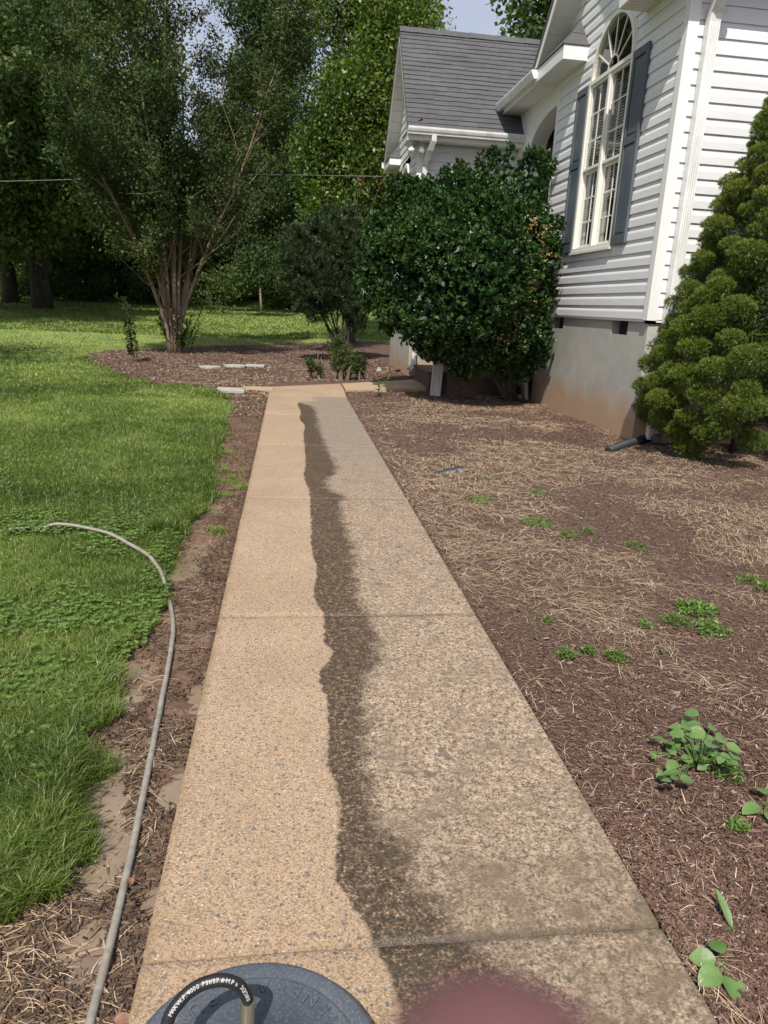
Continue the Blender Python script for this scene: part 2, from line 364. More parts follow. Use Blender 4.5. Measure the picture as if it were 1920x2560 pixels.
dc = t.math('SUBTRACT', t.math('ADD', X_, jag), fcurve(clean)); dirty = t.grey(t.math('ADD', t.math('MULTIPLY', dc, 70.), .5), 0, 1)
jag2 = t.math('MULTIPLY', t.math('SUBTRACT', t.noise(8, 7, .8), .5), .30)
dw = t.math('SUBTRACT', t.math('ADD', X_, jag2), fcurve(wetr)); wet = t.math('MULTIPLY', t.grey(t.math('ADD', t.math('MULTIPLY', dw, 13.), .5), 0, 1, 1, 0), dirty)
vo = t.n('TexVoronoi', i_Scale=88., i_Randomness=1.); wv = t.n('VectorMath', operation='ADD')
sc = t.n('VectorMath', operation='SCALE'); sc.inputs['Scale'].default_value = .012; t.l(t.noise(60, 2, out='Color'), sc.inputs[0]); t.l(t.coord(), wv.inputs[0]); t.l(sc.outputs[0], wv.inputs[1]); t.l(wv.outputs[0], vo.inputs['Vector'])
vs2 = t.n('SeparateColor'); t.l(vo.outputs['Color'], vs2.inputs[0])
vb = t.n('TexVoronoi', i_Scale=230.); t.l(t.coord(), vb.inputs['Vector']); vbs = t.n('SeparateColor'); t.l(vb.outputs['Color'], vbs.inputs[0])
sand = t.ramp(t.noise(1.6, 5, .6), [(.35, (.285, .200, .126)), (.7, (.35, .256, .170))])
sand = t.mix(t.grey(vbs.outputs[0], .0, 1, 0, 1), sand, t.mix(1., sand, (1.25, 1.22, 1.2), 'MULTIPLY'))
sand = t.mix(t.grey(vbs.outputs[1], .62, .70, 0, .62), sand, (.15, .108, .07))
sand = t.mix(t.grey(vbs.outputs[2], .965, .975, 0, .6), sand, (.60, .52, .43))
# pebbles: a share of the cells, each blob smaller than its cell
dens = t.math('ADD', t.math('MULTIPLY', t.noise(2.4, 3), .42), .10)
isp = t.math('LESS_THAN', vs2.outputs[0], dens); rad = t.math('ADD', t.math('MULTIPLY', vs2.outputs[1], .38), .14)
peb = t.math('MULTIPLY', isp, t.math('LESS_THAN', vo.outputs['Distance'], rad))
pebc = t.ramp(vs2.outputs[2], [(0, (.035, .042, .05)), (.45, (.075, .088, .10)), (.7, (.13, .13, .12)), (.90, (.13, .07, .045)), (1, (.26, .24, .21))])
v3 = t.n('TexVoronoi', i_Scale=150.); t.l(wv.outputs[0], v3.inputs['Vector']); v3s = t.n('SeparateColor'); t.l(v3.outputs['Color'], v3s.inputs[0])
p3 = t.math('MULTIPLY', t.math('LESS_THAN', v3s.outputs[0], .16), t.math('LESS_THAN', v3.outputs['Distance'], t.math('ADD', t.math('MULTIPLY', v3s.outputs[1], .3), .2)))
sand = t.mix(t.math('MULTIPLY', p3, .75), sand, t.ramp(v3s.outputs[2], [(0, (.06, .06, .06)), (.6, (.13, .115, .09)), (1, (.20, .13, .08))]))
cleanc = t.mix(t.math('MULTIPLY', peb, .85), sand, pebc)
# dirty side
m1 = t.math('ADD', t.math('MULTIPLY', t.noise(150, 2, .5), .5), t.math('MULTIPLY', t.noise(48, 4, .75), .5)); m2 = t.noise(7, 6, .7); m3 = t.noise(1.5, 4, .6)
dirt = t.ramp(m1, [(.38, (.058, .042, .028)), (.455, (.175, .128, .086)), (.53, (.305, .228, .158)), (.62, (.46, .365, .27))])
dirt = t.mix(t.grey(m2, .49, .63, 0, .55), dirt, (.165, .118, .078))
jn = t.math('MULTIPLY', t.math('SUBTRACT', t.noise(3, 4), .5), .5)
far_ = t.grey(t.math('ADD', Y_, t.math('MULTIPLY', jn, 4.)), 0, 1)   # unused placeholder keeps the graph simple
mr = t.n('MapRange'); t.l(t.math('ADD', Y_, t.math('MULTIPLY', jn, 3.)), mr.inputs[0]); mr.inputs[1].default_value = 5.2; mr.inputs[2].default_value = 7.8
dirt = t.mix(t.math('MULTIPLY', mr.outputs[0], .55), dirt, (.17, .150, .125))
mr2 = t.n('MapRange'); t.l(t.math('ADD', Y_, t.math('MULTIPLY', jn, 1.2)), mr2.inputs[0]); mr2.inputs[1].default_value = 2.0; mr2.inputs[2].default_value = 1.35
dirt = t.mix(t.math('MULTIPLY', mr2.outputs[0], t.grey(m2, .38, .62, .15, .8)), dirt, (.12, .088, .052))
dirt = t.mix(t.grey(t.noise(16, 3, .5), .66, .70, 0, .7), dirt, (.07, .065, .055))
wetc = t.ramp(m1, [(.40, (.032, .022, .014)), (.50, (.066, .044, .027)), (.57, (.15, .102, .062)), (.64, (.36, .25, .15))])
wetc = t.mix(t.grey(m2, .45, .6, 0, .5), wetc, (.055, .040, .028))
cc = t.mix(dirty, cleanc, t.mix(t.math('MULTIPLY', wet, .93), dirt, wetc))
edl = t.n('MapRange'); t.l(X_, edl.inputs[0]); edl.inputs[1].default_value = PL+.03; edl.inputs[2].default_value = PL; cc = t.mix(t.math('MULTIPLY', edl.outputs[0], t.grey(m2, .35, .6, .1, .8)), cc, (.16, .11, .045))
for j in JO[1:4]:
    jd = t.math('ABSOLUTE', t.math('SUBTRACT', t.math('ADD', Y_, t.math('MULTIPLY', t.math('SUBTRACT', m2, .5), .03)), j))
    cc = t.mix(t.math('MULTIPLY', t.grey(t.math('MULTIPLY', jd, 30.), .12, .6, .65, 0), t.math('ADD', t.math('MULTIPLY', dirty, .7), .3)), cc, (.06, .045, .03))
t.col(cc); t.rough(t.mix(wet, .88, .38)); t.bump(t.math('ADD', t.noise(230, 3, .7), t.math('MULTIPLY', vb.outputs['Distance'], .8)), .55, .004)
tag(link('path', path_sheet(), MP), kind='structure')
MWALK = mat('sandy_concrete', (.5, .35, .2), .85); t = NT(MWALK); c = t.ramp(t.noise(2, 5, .6), [(.3, (.30, .215, .135)), (.7, (.38, .28, .18))])
c = t.mix(t.grey(t.noise(120, 4, .7), .5, .7, 0, .5), c, (.25, .17, .1)); t.col(c); t.bump(t.noise(220, 3), .5, .004)
mb = MB(); wq = [(PR+.022, 12.18), (2.32, 12.25), (2.32, 13.46), (PR+.022, 13.06)]
N = 16
for i in range(N):
    a, b = i/N, (i+1)/N
    def pt(s, v, dz=.026):
        x0 = wq[0][0]*(1-s)+wq[1][0]*s; y0 = wq[0][1]*(1-s)+wq[1][1]*s; x1 = wq[3][0]*(1-s)+wq[2][0]*s; y1 = wq[3][1]*(1-s)+wq[2][1]*s
        x, y = x0*(1-v)+x1*v, y0*(1-v)+y1*v; return (x, y, float(hz(x, y))+dz)
    for j in range(6): mb.face([pt(a, j/6), pt(b, j/6), pt(b, (j+1)/6), pt(a, (j+1)/6)])
    mb.face([pt(a, 0, -.15), pt(b, 0, -.15), pt(b, 0), pt(a, 0)]); mb.face([pt(b, 1, -.15), pt(a, 1, -.15), pt(a, 1), pt(b, 1)])
mb.face([pt(0, 1, -.15), pt(0, 0, -.15), pt(0, 0), pt(0, 1)])
tag(mb.build('walkway', MWALK), kind='structure')
# ------------------------------------------------------------------ puddles
MW = mat('muddy_water', (.21, .155, .10), .05, 0, .7); t = NT(MW); t.col(t.ramp(t.noise(6, 4), [(.3, (.15, .108, .072)), (.7, (.235, .172, .115))])); t.bump(t.noise(9, 2), .04, .01)
mb = MB()
for k, (cx, cy, rx, ry) in enumerate(PUDW):
    n = 22; pts = []
    for j in range(n):
        th = 2*math.pi*j/n; rr = 1.85+.18*math.sin(3*th+k)+.1*math.sin(5*th+2*k)
        pts.append((min(cx+rx*rr*math.cos(th), PL-.004), cy+ry*rr*math.sin(th), float(hz(cx, cy))-.030+.0004*k))
    mb.face(pts)
tag(mb.build('water', MW), kind='structure')
# ------------------------------------------------------------------ house
HX, HY0, HY1 = 4.127, 8.28, 12.19               # gable wall plane and its two ends
ZS, EAVE = 1.445, 4.897
house = empty('house', (HX, HY0, 0), 'white vinyl-sided house with grey shingle roofs, arched window and steep gable', 'house')
PROF = [(0, .003), (.0005, .019), (.078, .0175), (.090, .015), (.108, .008), (.135, .004), (.1515, .003)]
def siding(mb, O, U, N, spans, z0, z1, lap=.1524, prof=PROF, wob=0.):
    O, U, N = Vector(O), Vector(U), Vector(N); Z = Vector((0, 0, 1)); k = 0; z = z0
    while z < z1:
        rows = []
        for dz, off in prof:
            zz = min(z+dz*lap/.1524, z1); rows.append((zz, off, spans(zz)))
        mid = spans(min(z+lap*.5, z1))
        for a in range(len(rows)-1):
            (za, oa, sa), (zb, ob, sb) = rows[a], rows[a+1]
            if zb-za < 1e-6 and abs(oa-ob) < 1e-6: continue
            if len(sa) != len(sb):
                s_ = sa if len(sa) > len(sb) else sb; sa = sb = s_
            for (a0, a1), (b0, b1) in zip(sa, sb):
                if a1-a0 < .004 and b1-b0 < .004: continue
                m = max(1, int((a1-a0)/.5)) if wob else 1
                for i in range(m):
                    f0, f1 = i/m, (i+1)/m
                    def P_(u, zz, off):
                        wv_ = wob*math.sin(u*3.1+zz*9)*(off > .01); return O+U*u+N*(off+wv_)+Z*zz
                    mb.face([P_(a0+(a1-a0)*f0, za, oa), P_(a0+(a1-a0)*f1, za, oa), P_(b0+(b1-b0)*f1, zb, ob), P_(b0+(b1-b0)*f0, zb, ob)])
        z += lap
RY = (7.98+12.5)/2; PITCH = 1.04; ZE = 5.08     # main gable ridge line (y), pitch and eave height
WY0, WY1, WZ0, WZM, WZT = 9.52, 10.86, 2.34, 3.43, 4.50   # window
WYC, WR = 10.19, .67
def gspans(z):                                   # u runs along y
    lo, hi = HY0, HY1
    if z > EAVE+.1:
        h = (z-EAVE-.1)/PITCH; lo, hi = max(lo, 7.98+h), min(hi, 12.5-h)
    if hi <= lo: return []
    if WZ0 < z < WZT: return [(lo, WY0), (WY1, hi)]
    if WZT <= z < WZT+WR-.01:
        q = math.sqrt(WR**2-(z-WZT)**2); return [(lo, WYC-q), (WYC+q, hi)]
    return [(lo, hi)]
mb = MB(); siding(mb, (HX, 0, 0), (0, 1, 0), (-1, 0, 0), gspans, ZS, ZE+2.4, wob=.0012); mb.build('siding', MV, house)
mb = MB(); siding(mb, (0, HY0, 0), (1, 0, 0), (0, -1, 0), lambda z: [(HX, 12.)], ZS, EAVE+.02, wob=.0008); mb.build('siding', MV, house)
# sheathing behind, far walls, so that the house is closed
mb = MB(); mb.box((11.9, HY0+.05, 0), (12, 17.2, 4.9)).box((HX, 17.1, 0), (11.9, 17.2, 4.9)).box((HX+.02, HY0+.02, ZS-.05), (11.9, HY0+.1, 4.95))
mb.build('back_wall', MPORCH, house)
# a closed dark room behind the window
mb = MB()
for a, b in (((5.2, 8.9, 1.6), (5.25, 12.1, 6.0)), ((4.16, 8.85, 1.6), (5.2, 8.9, 6.0)), ((4.16, 12.1, 1.6), (5.2, 12.15, 6.0)), ((4.16, 8.9, 1.55), (5.2, 12.1, 1.6)), ((4.16, 8.9, 6.0), (5.2, 12.1, 6.05))): mb.box(a, b)
mb.build('room', MDARK, house)
# corner trims
mb = MB(); mb.box((HX-.028, HY0-.03, ZS-.012), (HX+.012, HY0+.085, EAVE)).box((HX+.012, HY0-.03, ZS-.012), (HX+.095, HY0-.006, EAVE)); mb.build('corner_trim', MT, house, bevel=.003)
mb = MB(); mb.box((HX-.028, HY1-.07, ZS-.012), (HX+.012, HY1+.01, EAVE)); mb.build('corner_trim', MT, house, bevel=.003)
mb = MB(); mb.box((HX-.010, HY0+.085, ZS-.03), (HX+.005, HY1-.07, ZS-.0005)).box((HX+.095, HY0-.012, ZS-.03), (12, HY0-.002, ZS-.0005)); mb.build('starter_strip', MT, house)
# foundation with crawl space vents
FX = HX+.02; V1 = (10.32*0+10.31, 10.75); V2 = (8.82, 9.29)
V1 = (11.03, 11.47)
mb = MB(); zb, zt = -.4, ZS+.01; vz0, vz1 = 1.245, 1.425
yy = [HY0+.02, V2[0], V2[1], V1[0], V1[1], HY1]
for i in range(5):
    if i in (1, 3): mb.box((FX, yy[i], zb), (FX+.2, yy[i+1], vz0)).box((FX, yy[i], vz1), (FX+.2, yy[i+1], zt))
    else: mb.box((FX, yy[i], zb), (FX+.2, yy[i+1], zt))
mb.box((FX+.2, HY0+.02, zb), (12, HY0+.22, zt)).box((FX+.2, HY1-.2, zb), (6, HY1, zt)); mb.build('foundation', MFND, house)
for v in (V1, V2):
    mb = MB(); mb.box((FX+.16, v[0], vz0), (FX+.18, v[1], vz1))
    y = v[0]+.02
    while y < v[1]: mb.box((FX+.11, y, vz0), (FX+.16, y+.012, vz1)); y += .034
    mb.build('crawl_vent', MLOUV, house)
# gable window -------------------------------------------------
win = MB(); fx = HX-.045
def fr(mb, y0, y1, z0, z1, t_, x0, x1):
    mb.box((x0, y0, z0), (x1, y0+t_, z1)).box((x0, y1-t_, z0), (x1, y1, z1)).box((x0, y0+t_, z0), (x1, y1-t_, z0+t_)).box((x0, y0+t_, z1-t_), (x1, y1-t_, z1))
fr(win, WY0-.005, WY1+.005, WZ0-.01, WZT+.045, .048, fx, HX+.07)
win.box((fx+.004, WYC-.035, WZ0+.038), (HX+.065, WYC+.035, WZT-.003)); win.box((fx-.02, WY0-.03, WZ0-.045), (HX+.01, WY1+.03, WZ0-.012))
n = 36
def arc(r0, r1, x0, x1, mb, c=(WYC, WZT+.045)):
    for i in range(n):
        a, b = math.pi*i/n, math.pi*(i+1)/n
        q = [(c[0]+r*math.cos(th), c[1]+r*math.sin(th)) for r, th in ((r0, a), (r1, a), (r1, b), (r0, b))]
        mb.hexa([(x0, *q[0]), (x0, *q[1]), (x0, *q[2]), (x0, *q[3]), (x1, *q[0]), (x1, *q[1]), (x1, *q[2]), (x1, *q[3])])
arc(WR-.065, WR-.005, fx+.002, HX+.06, win); arc(WR-.004, WR+.02, fx+.022, HX+.02, win)
wo = win.build('window', MFRAME, house)
for k, (a, b) in enumerate(((WY0+.043, WYC-.035), (WYC+.035, WY1-.043))):
    up = MB(); fr(up, a, b, WZM-.025, WZT-.003, .036, HX-.022, HX+.02); up.build('upper_sash', MFRAME, wo)
    lo = MB(); fr(lo, a, b, WZ0+.038, WZM-.026, .042, HX+.018, HX+.052); lo.build('lower_sash', MFRAME, wo)
    g_ = MB()
    for z0, z1, xg in ((WZM+.011, WZT-.039, HX-.006), (WZ0+.08, WZM-.068, HX+.03)):
        ya, yb = a+.036, b-.036; ym = (ya+yb)/2; g_.box((xg, ym-.009, z0), (xg+.01, ym+.009, z1))
        for q in (1, 2): zz = z0+(z1-z0)*q/3; g_.box((xg+.001, ya, zz-.009), (xg+.009, ym-.009, zz+.009)).box((xg+.001, ym+.009, zz-.009), (xg+.009, yb, zz+.009))
    g_.build('grille', MFRAME, wo)
    gl = MB(); gl.box((HX-.001, a+.03, WZM), (HX+.003, b-.03, WZT-.03)); gl.box((HX+.036, a+.03, WZ0+.07), (HX+.04, b-.03, WZM-.06)); gl.build('pane', MGL, wo)
    bl = MB(); z = WZ0+.62 if k == 0 else WZ0+.38
    while z < WZT-.03:
        bl.face([(HX+.058, a+.0, z), (HX+.058, b-.0, z), (HX+.078, b-.0, z+.026), (HX+.078, a+.0, z+.026)]); z += .036
    bl.build('blind', MBLIND, wo)
    cu = MB(); m_ = 14
    for i in range(m_):
        y0_, y1_ = a-.02+.022*i, a-.02+.022*(i+1); xo = [.085, .105][i % 2]; xo2 = [.105, .085][i % 2]
        cu.face([(HX+xo, y0_, WZ0), (HX+xo2, y1_, WZ0), (HX+xo2, y1_, WZT), (HX+xo, y0_, WZT)])
        y0_, y1_ = b+.02-.009*i, b+.02-.009*(i+1)
        cu.face([(HX+xo, y0_, WZ0), (HX+xo2, y1_, WZ0), (HX+xo2, y1_, WZT), (HX+xo, y0_, WZT)])
    cu.build('curtain', MBLIND, wo)
su = MB(); cz = WZT+.045; arc(.15, .168, HX-.012, HX-.002, su)
for th in (30, 60, 90, 120, 150):
    c_, s_ = math.cos(R(th)), math.sin(R(th)); q = lambda r, o: (WYC+r*c_-o*s_, cz+r*s_+o*c_)
    p_ = [q(.168, -.009), q(WR-.065, -.009), q(WR-.065, .009), q(.168, .009)]
    su.hexa([(HX-.013, *k) for k in p_]+[(HX-.003, *k) for k in p_])
su.build('grille', MFRAME, wo)
ga = MB(); ga.prism([(HX, WYC+(WR-.07)*math.cos(math.pi*i/n), cz+(WR-.07)*math.sin(math.pi*i/n)) for i in range(n+1)], (.004, 0, 0)); ga.build('pane', MGL, wo)
# shutters
for y0 in (WY0-.43, WY1+.03):
    y1 = y0+.40; z0, z1 = WZ0+.0, WZT+.03; x0, x1 = HX-.055, HX-.012; s_ = MB(); zm = z0+(z1-z0)*.545
    s_.box((x0, y0, z0), (x1, y0+.055, z1)).box((x0, y1-.055, z0), (x1, y1, z1))
    for a, b in ((z0, z0+.11), (zm-.045, zm+.045), (z1-.09, z1)): s_.box((x0, y0+.055, a), (x1, y1-.055, b))
    for a, b in ((z0+.11, zm-.045), (zm+.045, z1-.09)):
        s_.box((x0+.022, y0+.055, a), (x1-.002, y1-.055, b))
        ya, yb, zc, zd_ = y0+.085, y1-.085, a+.03, b-.03
        s_.hexa([(x0+.022, y0+.06, a+.005), (x0+.022, y1-.06, a+.005), (x0+.022, y1-.06, b-.005), (x0+.022, y0+.06, b-.005), (x0+.008, ya, zc), (x0+.008, yb, zc), (x0+.008, yb, zd_), (x0+.008, ya, zd_)])
    so_ = s_.build('shutter', MSHUT, house, bevel=.003)
    for zz in (z0+.06, zm, z1-.05):
        for yv in (y0+.028, y1-.028): MB().box((x0-.004, yv-.006, zz-.006), (x0+.001, yv+.006, zz+.006)).build('screw', MLOUV, so_)
# roof of the main gable ------------------------------------------------
RPROF = [(0, .0), (.0006, .012), (.1515, .003)]
def roofslope(name, x0, x1, ye, ze, yr, zr, cuts=None, exp=.135):
    """shingled slope rising from the eave (ye, ze) to the ridge (yr, zr), courses parallel to x"""
    mb = MB(); L = math.hypot(yr-ye, zr-ze); uy, uz = (yr-ye)/L, (zr-ze)/L; nyv, nzv = (-uz, uy) if uy > 0 else (uz, -uy)
    s = 0.; k = 0; rr = random.Random(5)
    while s < L-1e-3:
        s1 = min(s+exp, L); x = x0-rr.random()*.3; j = 0
        while x < x1:
            xe = min(x+.305, x1); xa = max(x, x0)
            if xe-xa > .002:
                h = .013+rr.random()*.004; d0 = rr.choice((0, 0, .012)) if s > 0 else .01; g = .003
                p = lambda xx, ss_, o: (xx, ye+uy*ss_+nyv*o, ze+uz*ss_+nzv*o)
                a, b = xa+.001, xe-.001; A = s-d0
                mb.face([p(a, A, h), p(b, A, h), p(b, s1, g), p(a, s1, g)] if uy > 0 else [p(b, A, h), p(a, A, h), p(a, s1, g), p(b, s1, g)])
                mb.face([p(a, A, -.003), p(b, A, -.003), p(b, A, h), p(a, A, h)]); mb.face([p(a, A, h), p(a, A, -.003), p(a, s1, -.003), p(a, s1, g)]); mb.face([p(b, A, h), p(b, s1, g), p(b, s1, -.003), p(b, A, -.003)])
            x += .305; j += 1
        s += exp; k += 1
    p = lambda xx, ss_, o: (xx, ye+uy*ss_+nyv*o, ze+uz*ss_+nzv*o)
    mb.hexa([p(x0, 0, -.06), p(x1, 0, -.06), p(x1, L, -.06), p(x0, L, -.06), p(x0, 0, -.002), p(x1, 0, -.002), p(x1, L, -.002), p(x0, L, -.002)])
    return mb
RZ = ZE+(RY-7.98)*PITCH; rx = 3.74
ro = roofslope('roof', rx, 12.2, 12.5, ZE+.06, RY, RZ+.06).build('roof', MSH, house)
roofslope('roof', rx, 12.2, 7.98, ZE+.06, RY, RZ+.06).build('roof', MSH, house)
# rake fascia and boxed rake soffit, both sides
for ye, sg in ((12.5, -1), (7.98, 1)):
    f_ = MB(); a, b = (ye, ZE), (RY, RZ); th_ = .19
    f_.hexa([(rx+.012, a[0], a[1]-th_), (rx+.034, a[0], a[1]-th_), (rx+.034, b[0], b[1]-th_), (rx+.012, b[0], b[1]-th_), (rx+.012, a[0], a[1]), (rx+.034, a[0], a[1]), (rx+.034, b[0], b[1]), (rx+.012, b[0], b[1])])
    f_.build('rake_fascia', MT, house)
    f_ = MB(); a0 = Vector((0, ye, ZE-.17)); d = Vector((0, RY-ye, RZ-ZE)); L = d.length; d.normalize(); s = .0; nn = Vector((0, 0, 1))
    while s < L:
        e = min(s+.245, L); p0, p1 = a0+d*(s+.008), a0+d*e
        f_.hexa([(rx+.034, p0.y, p0.z-.012), (HX-.004, p0.y, p0.z-.012), (HX-.004, p1.y, p1.z-.012), (rx+.034, p1.y, p1.z-.012), (rx+.034, p0.y, p0.z), (HX-.004, p0.y, p0.z), (HX-.004, p1.y, p1.z), (rx+.034, p1.y, p1.z)]); s += .253
    f_.hexa([(rx+.034, a0.y, a0.z+.002), (HX-.004, a0.y, a0.z+.002), (HX-.004, RY, RZ-.168), (rx+.034, RY, RZ-.168), (rx+.034, a0.y, a0.z+.012), (HX-.004, a0.y, a0.z+.012), (HX-.004, RY, RZ-.158), (rx+.034, RY, RZ-.158)])
    f_.build('rake_soffit', MSOF, house)
def creturn(yn, yf, xo, xw, zb_, zt_, rise, parent, my=False):
    """boxed eave return with its small shingled roof; yn is the end towards the gable centre"""
    m_ = MB(); lo, hi = min(yn, yf), max(yn, yf); m_.box((xo, lo, zb_), (xw-.006, hi, zt_)); r_ = m_.build('eave_return', MT, parent, bevel=.004)
    m_ = MB(); s = 1 if yf > yn else -1; run = rise*.95; A = (xo-.015, yn-.015*s, zt_+.002); B = (xw-.006, yn-.015*s, zt_+.002); Cc = (xw-.006, yn+run*s, zt_+rise); D = (xo-.015, yf-.02*s, zt_+.002); E_ = (xw-.006, yf-.05*s, zt_+rise)
    m_.face([A, B, Cc]); m_.face([A, Cc, E_, D])
    for p_, q_ in ((A, B), (A, D)): m_.face([p_, q_, (q_[0], q_[1], q_[2]+.0), (p_[0], p_[1], p_[2])][:3])
    U_ = lambda p_, o: (p_[0], p_[1], p_[2]+o); m_ = MB(); o_ = .012
    for P_ in ([A, B, Cc], [A, Cc, E_, D]):
        m_.face([U_(q, o_) for q in P_]); m_.face([q for q in reversed(P_)])
    m_.face([A, B, U_(B, o_), U_(A, o_)]); m_.face([D, A, U_(A, o_), U_(D, o_)])
    mid1, mid2 = Vector(A).lerp(Vector(Cc), .45)+Vector((0, 0, .02)), Vector(B).lerp(Vector(Cc), .45)+Vector((0, 0, .02)); m_.face([mid1, mid2, U_(Cc, .022)])
    m_.build('shingles', MSH, r_)
    m_ = MB(); x = lo+.05
    while x < hi-.03: m_.box((xo+.02, x, zb_-.004), (xw-.02, x+.004, zb_-.0005)); x += .075
    m_.build('soffit_groove', MSOF, r_)
creturn(11.14, 12.42, 3.757, HX, EAVE, ZE, .42, house)
creturn(9.34, 8.06, 3.757, HX, EAVE, ZE, .42, house)
# front eave (over the right-hand wall) with soffit, fascia, gutter
def gutter(p0, p1, outn, parent, name='gutter', h=.12, wd=.125, ends=True):
    """K-style gutter from p0 to p1 (top back edge), outn points away from the house"""
    p0, p1, o = Vector(p0), Vector(p1), Vector(outn); prof = [(0, 0), (0, -h), (wd*.68, -h), (wd*.72, -h*.82), (wd*.86, -h*.62), (wd*.97, -h*.34), (wd, -h*.22), (wd, 0), (wd-.012, .0), (wd-.012, -.01), (wd*.9, -h*.3), (.01, -h*.92), (.01, 0)]
    m_ = MB(); n0 = len(m_.v); Z = Vector((0, 0, 1)); k = len(prof)
    for p_ in (p0, p1):
        for a, b in prof: m_.v.append(tuple(p_+o*a+Z*b))
    m_.f += [(i, (i+1) % k, k+(i+1) % k, k+i) for i in range(k)]
    if ends:
        for b_ in (0, k): m_.f.append(tuple(b_+i for i in range(8)))
    return m_.build(name, MGUT, parent)
m_ = MB(); m_.box((rx+.034, 7.995, EAVE+.002), (12.2, HY0-.03, EAVE+.016)); m_.build('soffit', MSOF, house)
m_ = MB(); m_.box((HX-.02, 7.972, EAVE-.02), (12.2, 7.994, ZE-.01)); m_.build('fascia', MT, house)
gutter((rx+.05, 7.968, ZE-.0), (12.2, 7.968, ZE-.0), (0, -1, 0), house)
gutter((rx+.02-.05, 12.51, ZE), (3.79, 12.51, ZE), (0, 1, 0), house)
# corner downspout with elbows
def spout(name, path, w_=.082, d_=.058, parent=house, ribs=5, side=None):
    pr = []
    for i in range(ribs*2+1):
        f = i/(ribs*2); pr.append((w_*(.5-f), -(d_/2)+(.004 if i % 2 else 0)))
    pr += [(-w_/2, d_/2), (w_/2, d_/2)]
    m_ = MB(); up0 = Vector(side or (0, 1, 0)); n0 = 0; k = len(pr)
    P_ = [Vector(p) for p in path]
    for i, p_ in enumerate(P_):
        t_ = (P_[min(i+1, len(P_)-1)]-P_[max(i-1, 0)]).normalized(); a = t_.cross(up0).normalized(); b = a.cross(t_).normalized()
        for c_, s_ in pr: m_.v.append(tuple(p_+a*c_+b*s_))
    for i in range(len(P_)-1):
        for j in range(k): A = i*k+j; B = i*k+(j+1) % k; m_.f.append((A, B, B+k, A+k))
    m_.f.append(tuple(range(k-1, -1, -1))); m_.f.append(tuple((len(P_)-1)*k+j for j in range(k)))
    return m_.build(name, MGUT, parent)
dx = 4.345
spout('downspout', [(dx, 7.90, 4.97), (dx, 7.91, 4.90), (dx, 7.97, 4.80), (dx, 8.12, 4.64), (dx, 8.19, 4.54), (dx, 8.205, 4.45), (dx, 8.205, 1.5), (dx, 8.205, .06)], .125, .085)
# porch: arch wall, eave, floor, back wall -------------------------------
AX = 4.15; ay0, ay1 = HY1+.01, 14.33; ac, ahw, asz, apz = 12.37, 1.215, 4.187*.995, 4.62
arch = MB(); ns = 28
for i in range(ns):
    y0 = ay0+(ac+ahw-ay0)*i/ns; y1 = ay0+(ac+ahw-ay0)*(i+1)/ns
    zf = lambda y: asz+(apz-asz)*math.sqrt(max(0, 1-((y-ac)/ahw)**2))
    arch.hexa([(AX, y0, zf(y0)), (AX+.28, y0, zf(y0)), (AX+.28, y1, zf(y1)), (AX, y1, zf(y1)), (AX, y0, 4.90), (AX+.28, y0, 4.90), (AX+.28, y1, 4.90), (AX, y1, 4.90)])
arch.box((AX, ac+ahw, asz-.03), (AX+.28, ay1, 4.90)); arch.build('porch_arch', MT, house)
m_ = MB(); m_.box((AX+.03, ac+ahw+.08, .3), (AX+.25, ay1-.1, asz-.03)); m_.build('porch_post', MT, house, bevel=.01)
m_ = MB(); m_.box((5.9, HY1, .3), (6.0, 14.4, 4.9)).box((AX+.28, HY1+.0, 1.3), (5.9, HY1+.05, 4.9)).box((AX-.0, 14.34, 4.3), (5.9, 14.4, 4.9)); m_.build('porch_wall', MPORCH, house)
m_ = MB(); m_.box((AX+.281, HY1+.05, 4.80), (5.9, 14.34, 4.84)); m_.build('porch_ceiling', MSOF, house)
m_ = MB(); m_.box((3.5, 12.25, .60), (5.9, 14.33, .68)); m_.build('porch_floor', MBROWNW, house)
m_ = MB(); m_.box((3.80, 12.425, EAVE+.001), (AX+.3, 14.5, EAVE+.014)).box((HX-.003, HY1+.012, EAVE+.003), (AX+.3, 12.424, EAVE+.014)); y = HY1+.1
m_.build('porch_soffit', MSOF, house)
m_ = MB(); m_.box((3.79, 12.3, EAVE-.012), (3.80, 14.2, ZE-.01)); m_.build('fascia', MT, house)
gutter((3.788, 12.26, ZE-.02), (3.788, 14.32, ZE-.02), (-1, 0, 0), house)
m_ = MB(); m_.hexa([(3.77, 12.2, ZE-.01), (6.2, 12.2, ZE+1.9), (6.2, 14.9, ZE+1.9), (3.77, 14.5, ZE-.01), (3.77, 12.2, ZE+.03), (6.2, 12.2, ZE+1.95), (6.2, 14.9, ZE+1.95), (3.77, 14.5, ZE+.03)]); m_.build('porch_roof', MSH, house)
# left wing ---------------------------------------------------------------
LX, LY0, LY1 = 2.31, 14.35, 17.15; LRX = 2.03; LE0, LE1 = 14.0, 17.45; LZE = 4.50; LRY = (LE0+LE1)/2; LP = 1.2; LRZ = LZE+(LRY-LE0)*LP
LZF = 1.30; LSO = 4.33
def lsp(z):
    lo, hi = LY0, LY1
    if z > LSO: h = (z-LSO-.02)/LP; lo, hi = max(lo, LE0+h), min(hi, LE1-h)
    if hi <= lo: return []
    if 1.9 < z < 4.26: return [(lo, 15.22), (16.22, hi)]
    return [(lo, hi)]
mb = MB(); siding(mb, (LX, 0, 0), (0, 1, 0), (-1, 0, 0), lsp, LZF, LRZ-.1); mb.build('siding', MV, house)
mb = MB(); siding(mb, (0, LY0, 0), (1, 0, 0), (0, -1, 0), lambda z: [(LX, AX+.2)], LZF, LSO); mb.build('siding', MV, house)
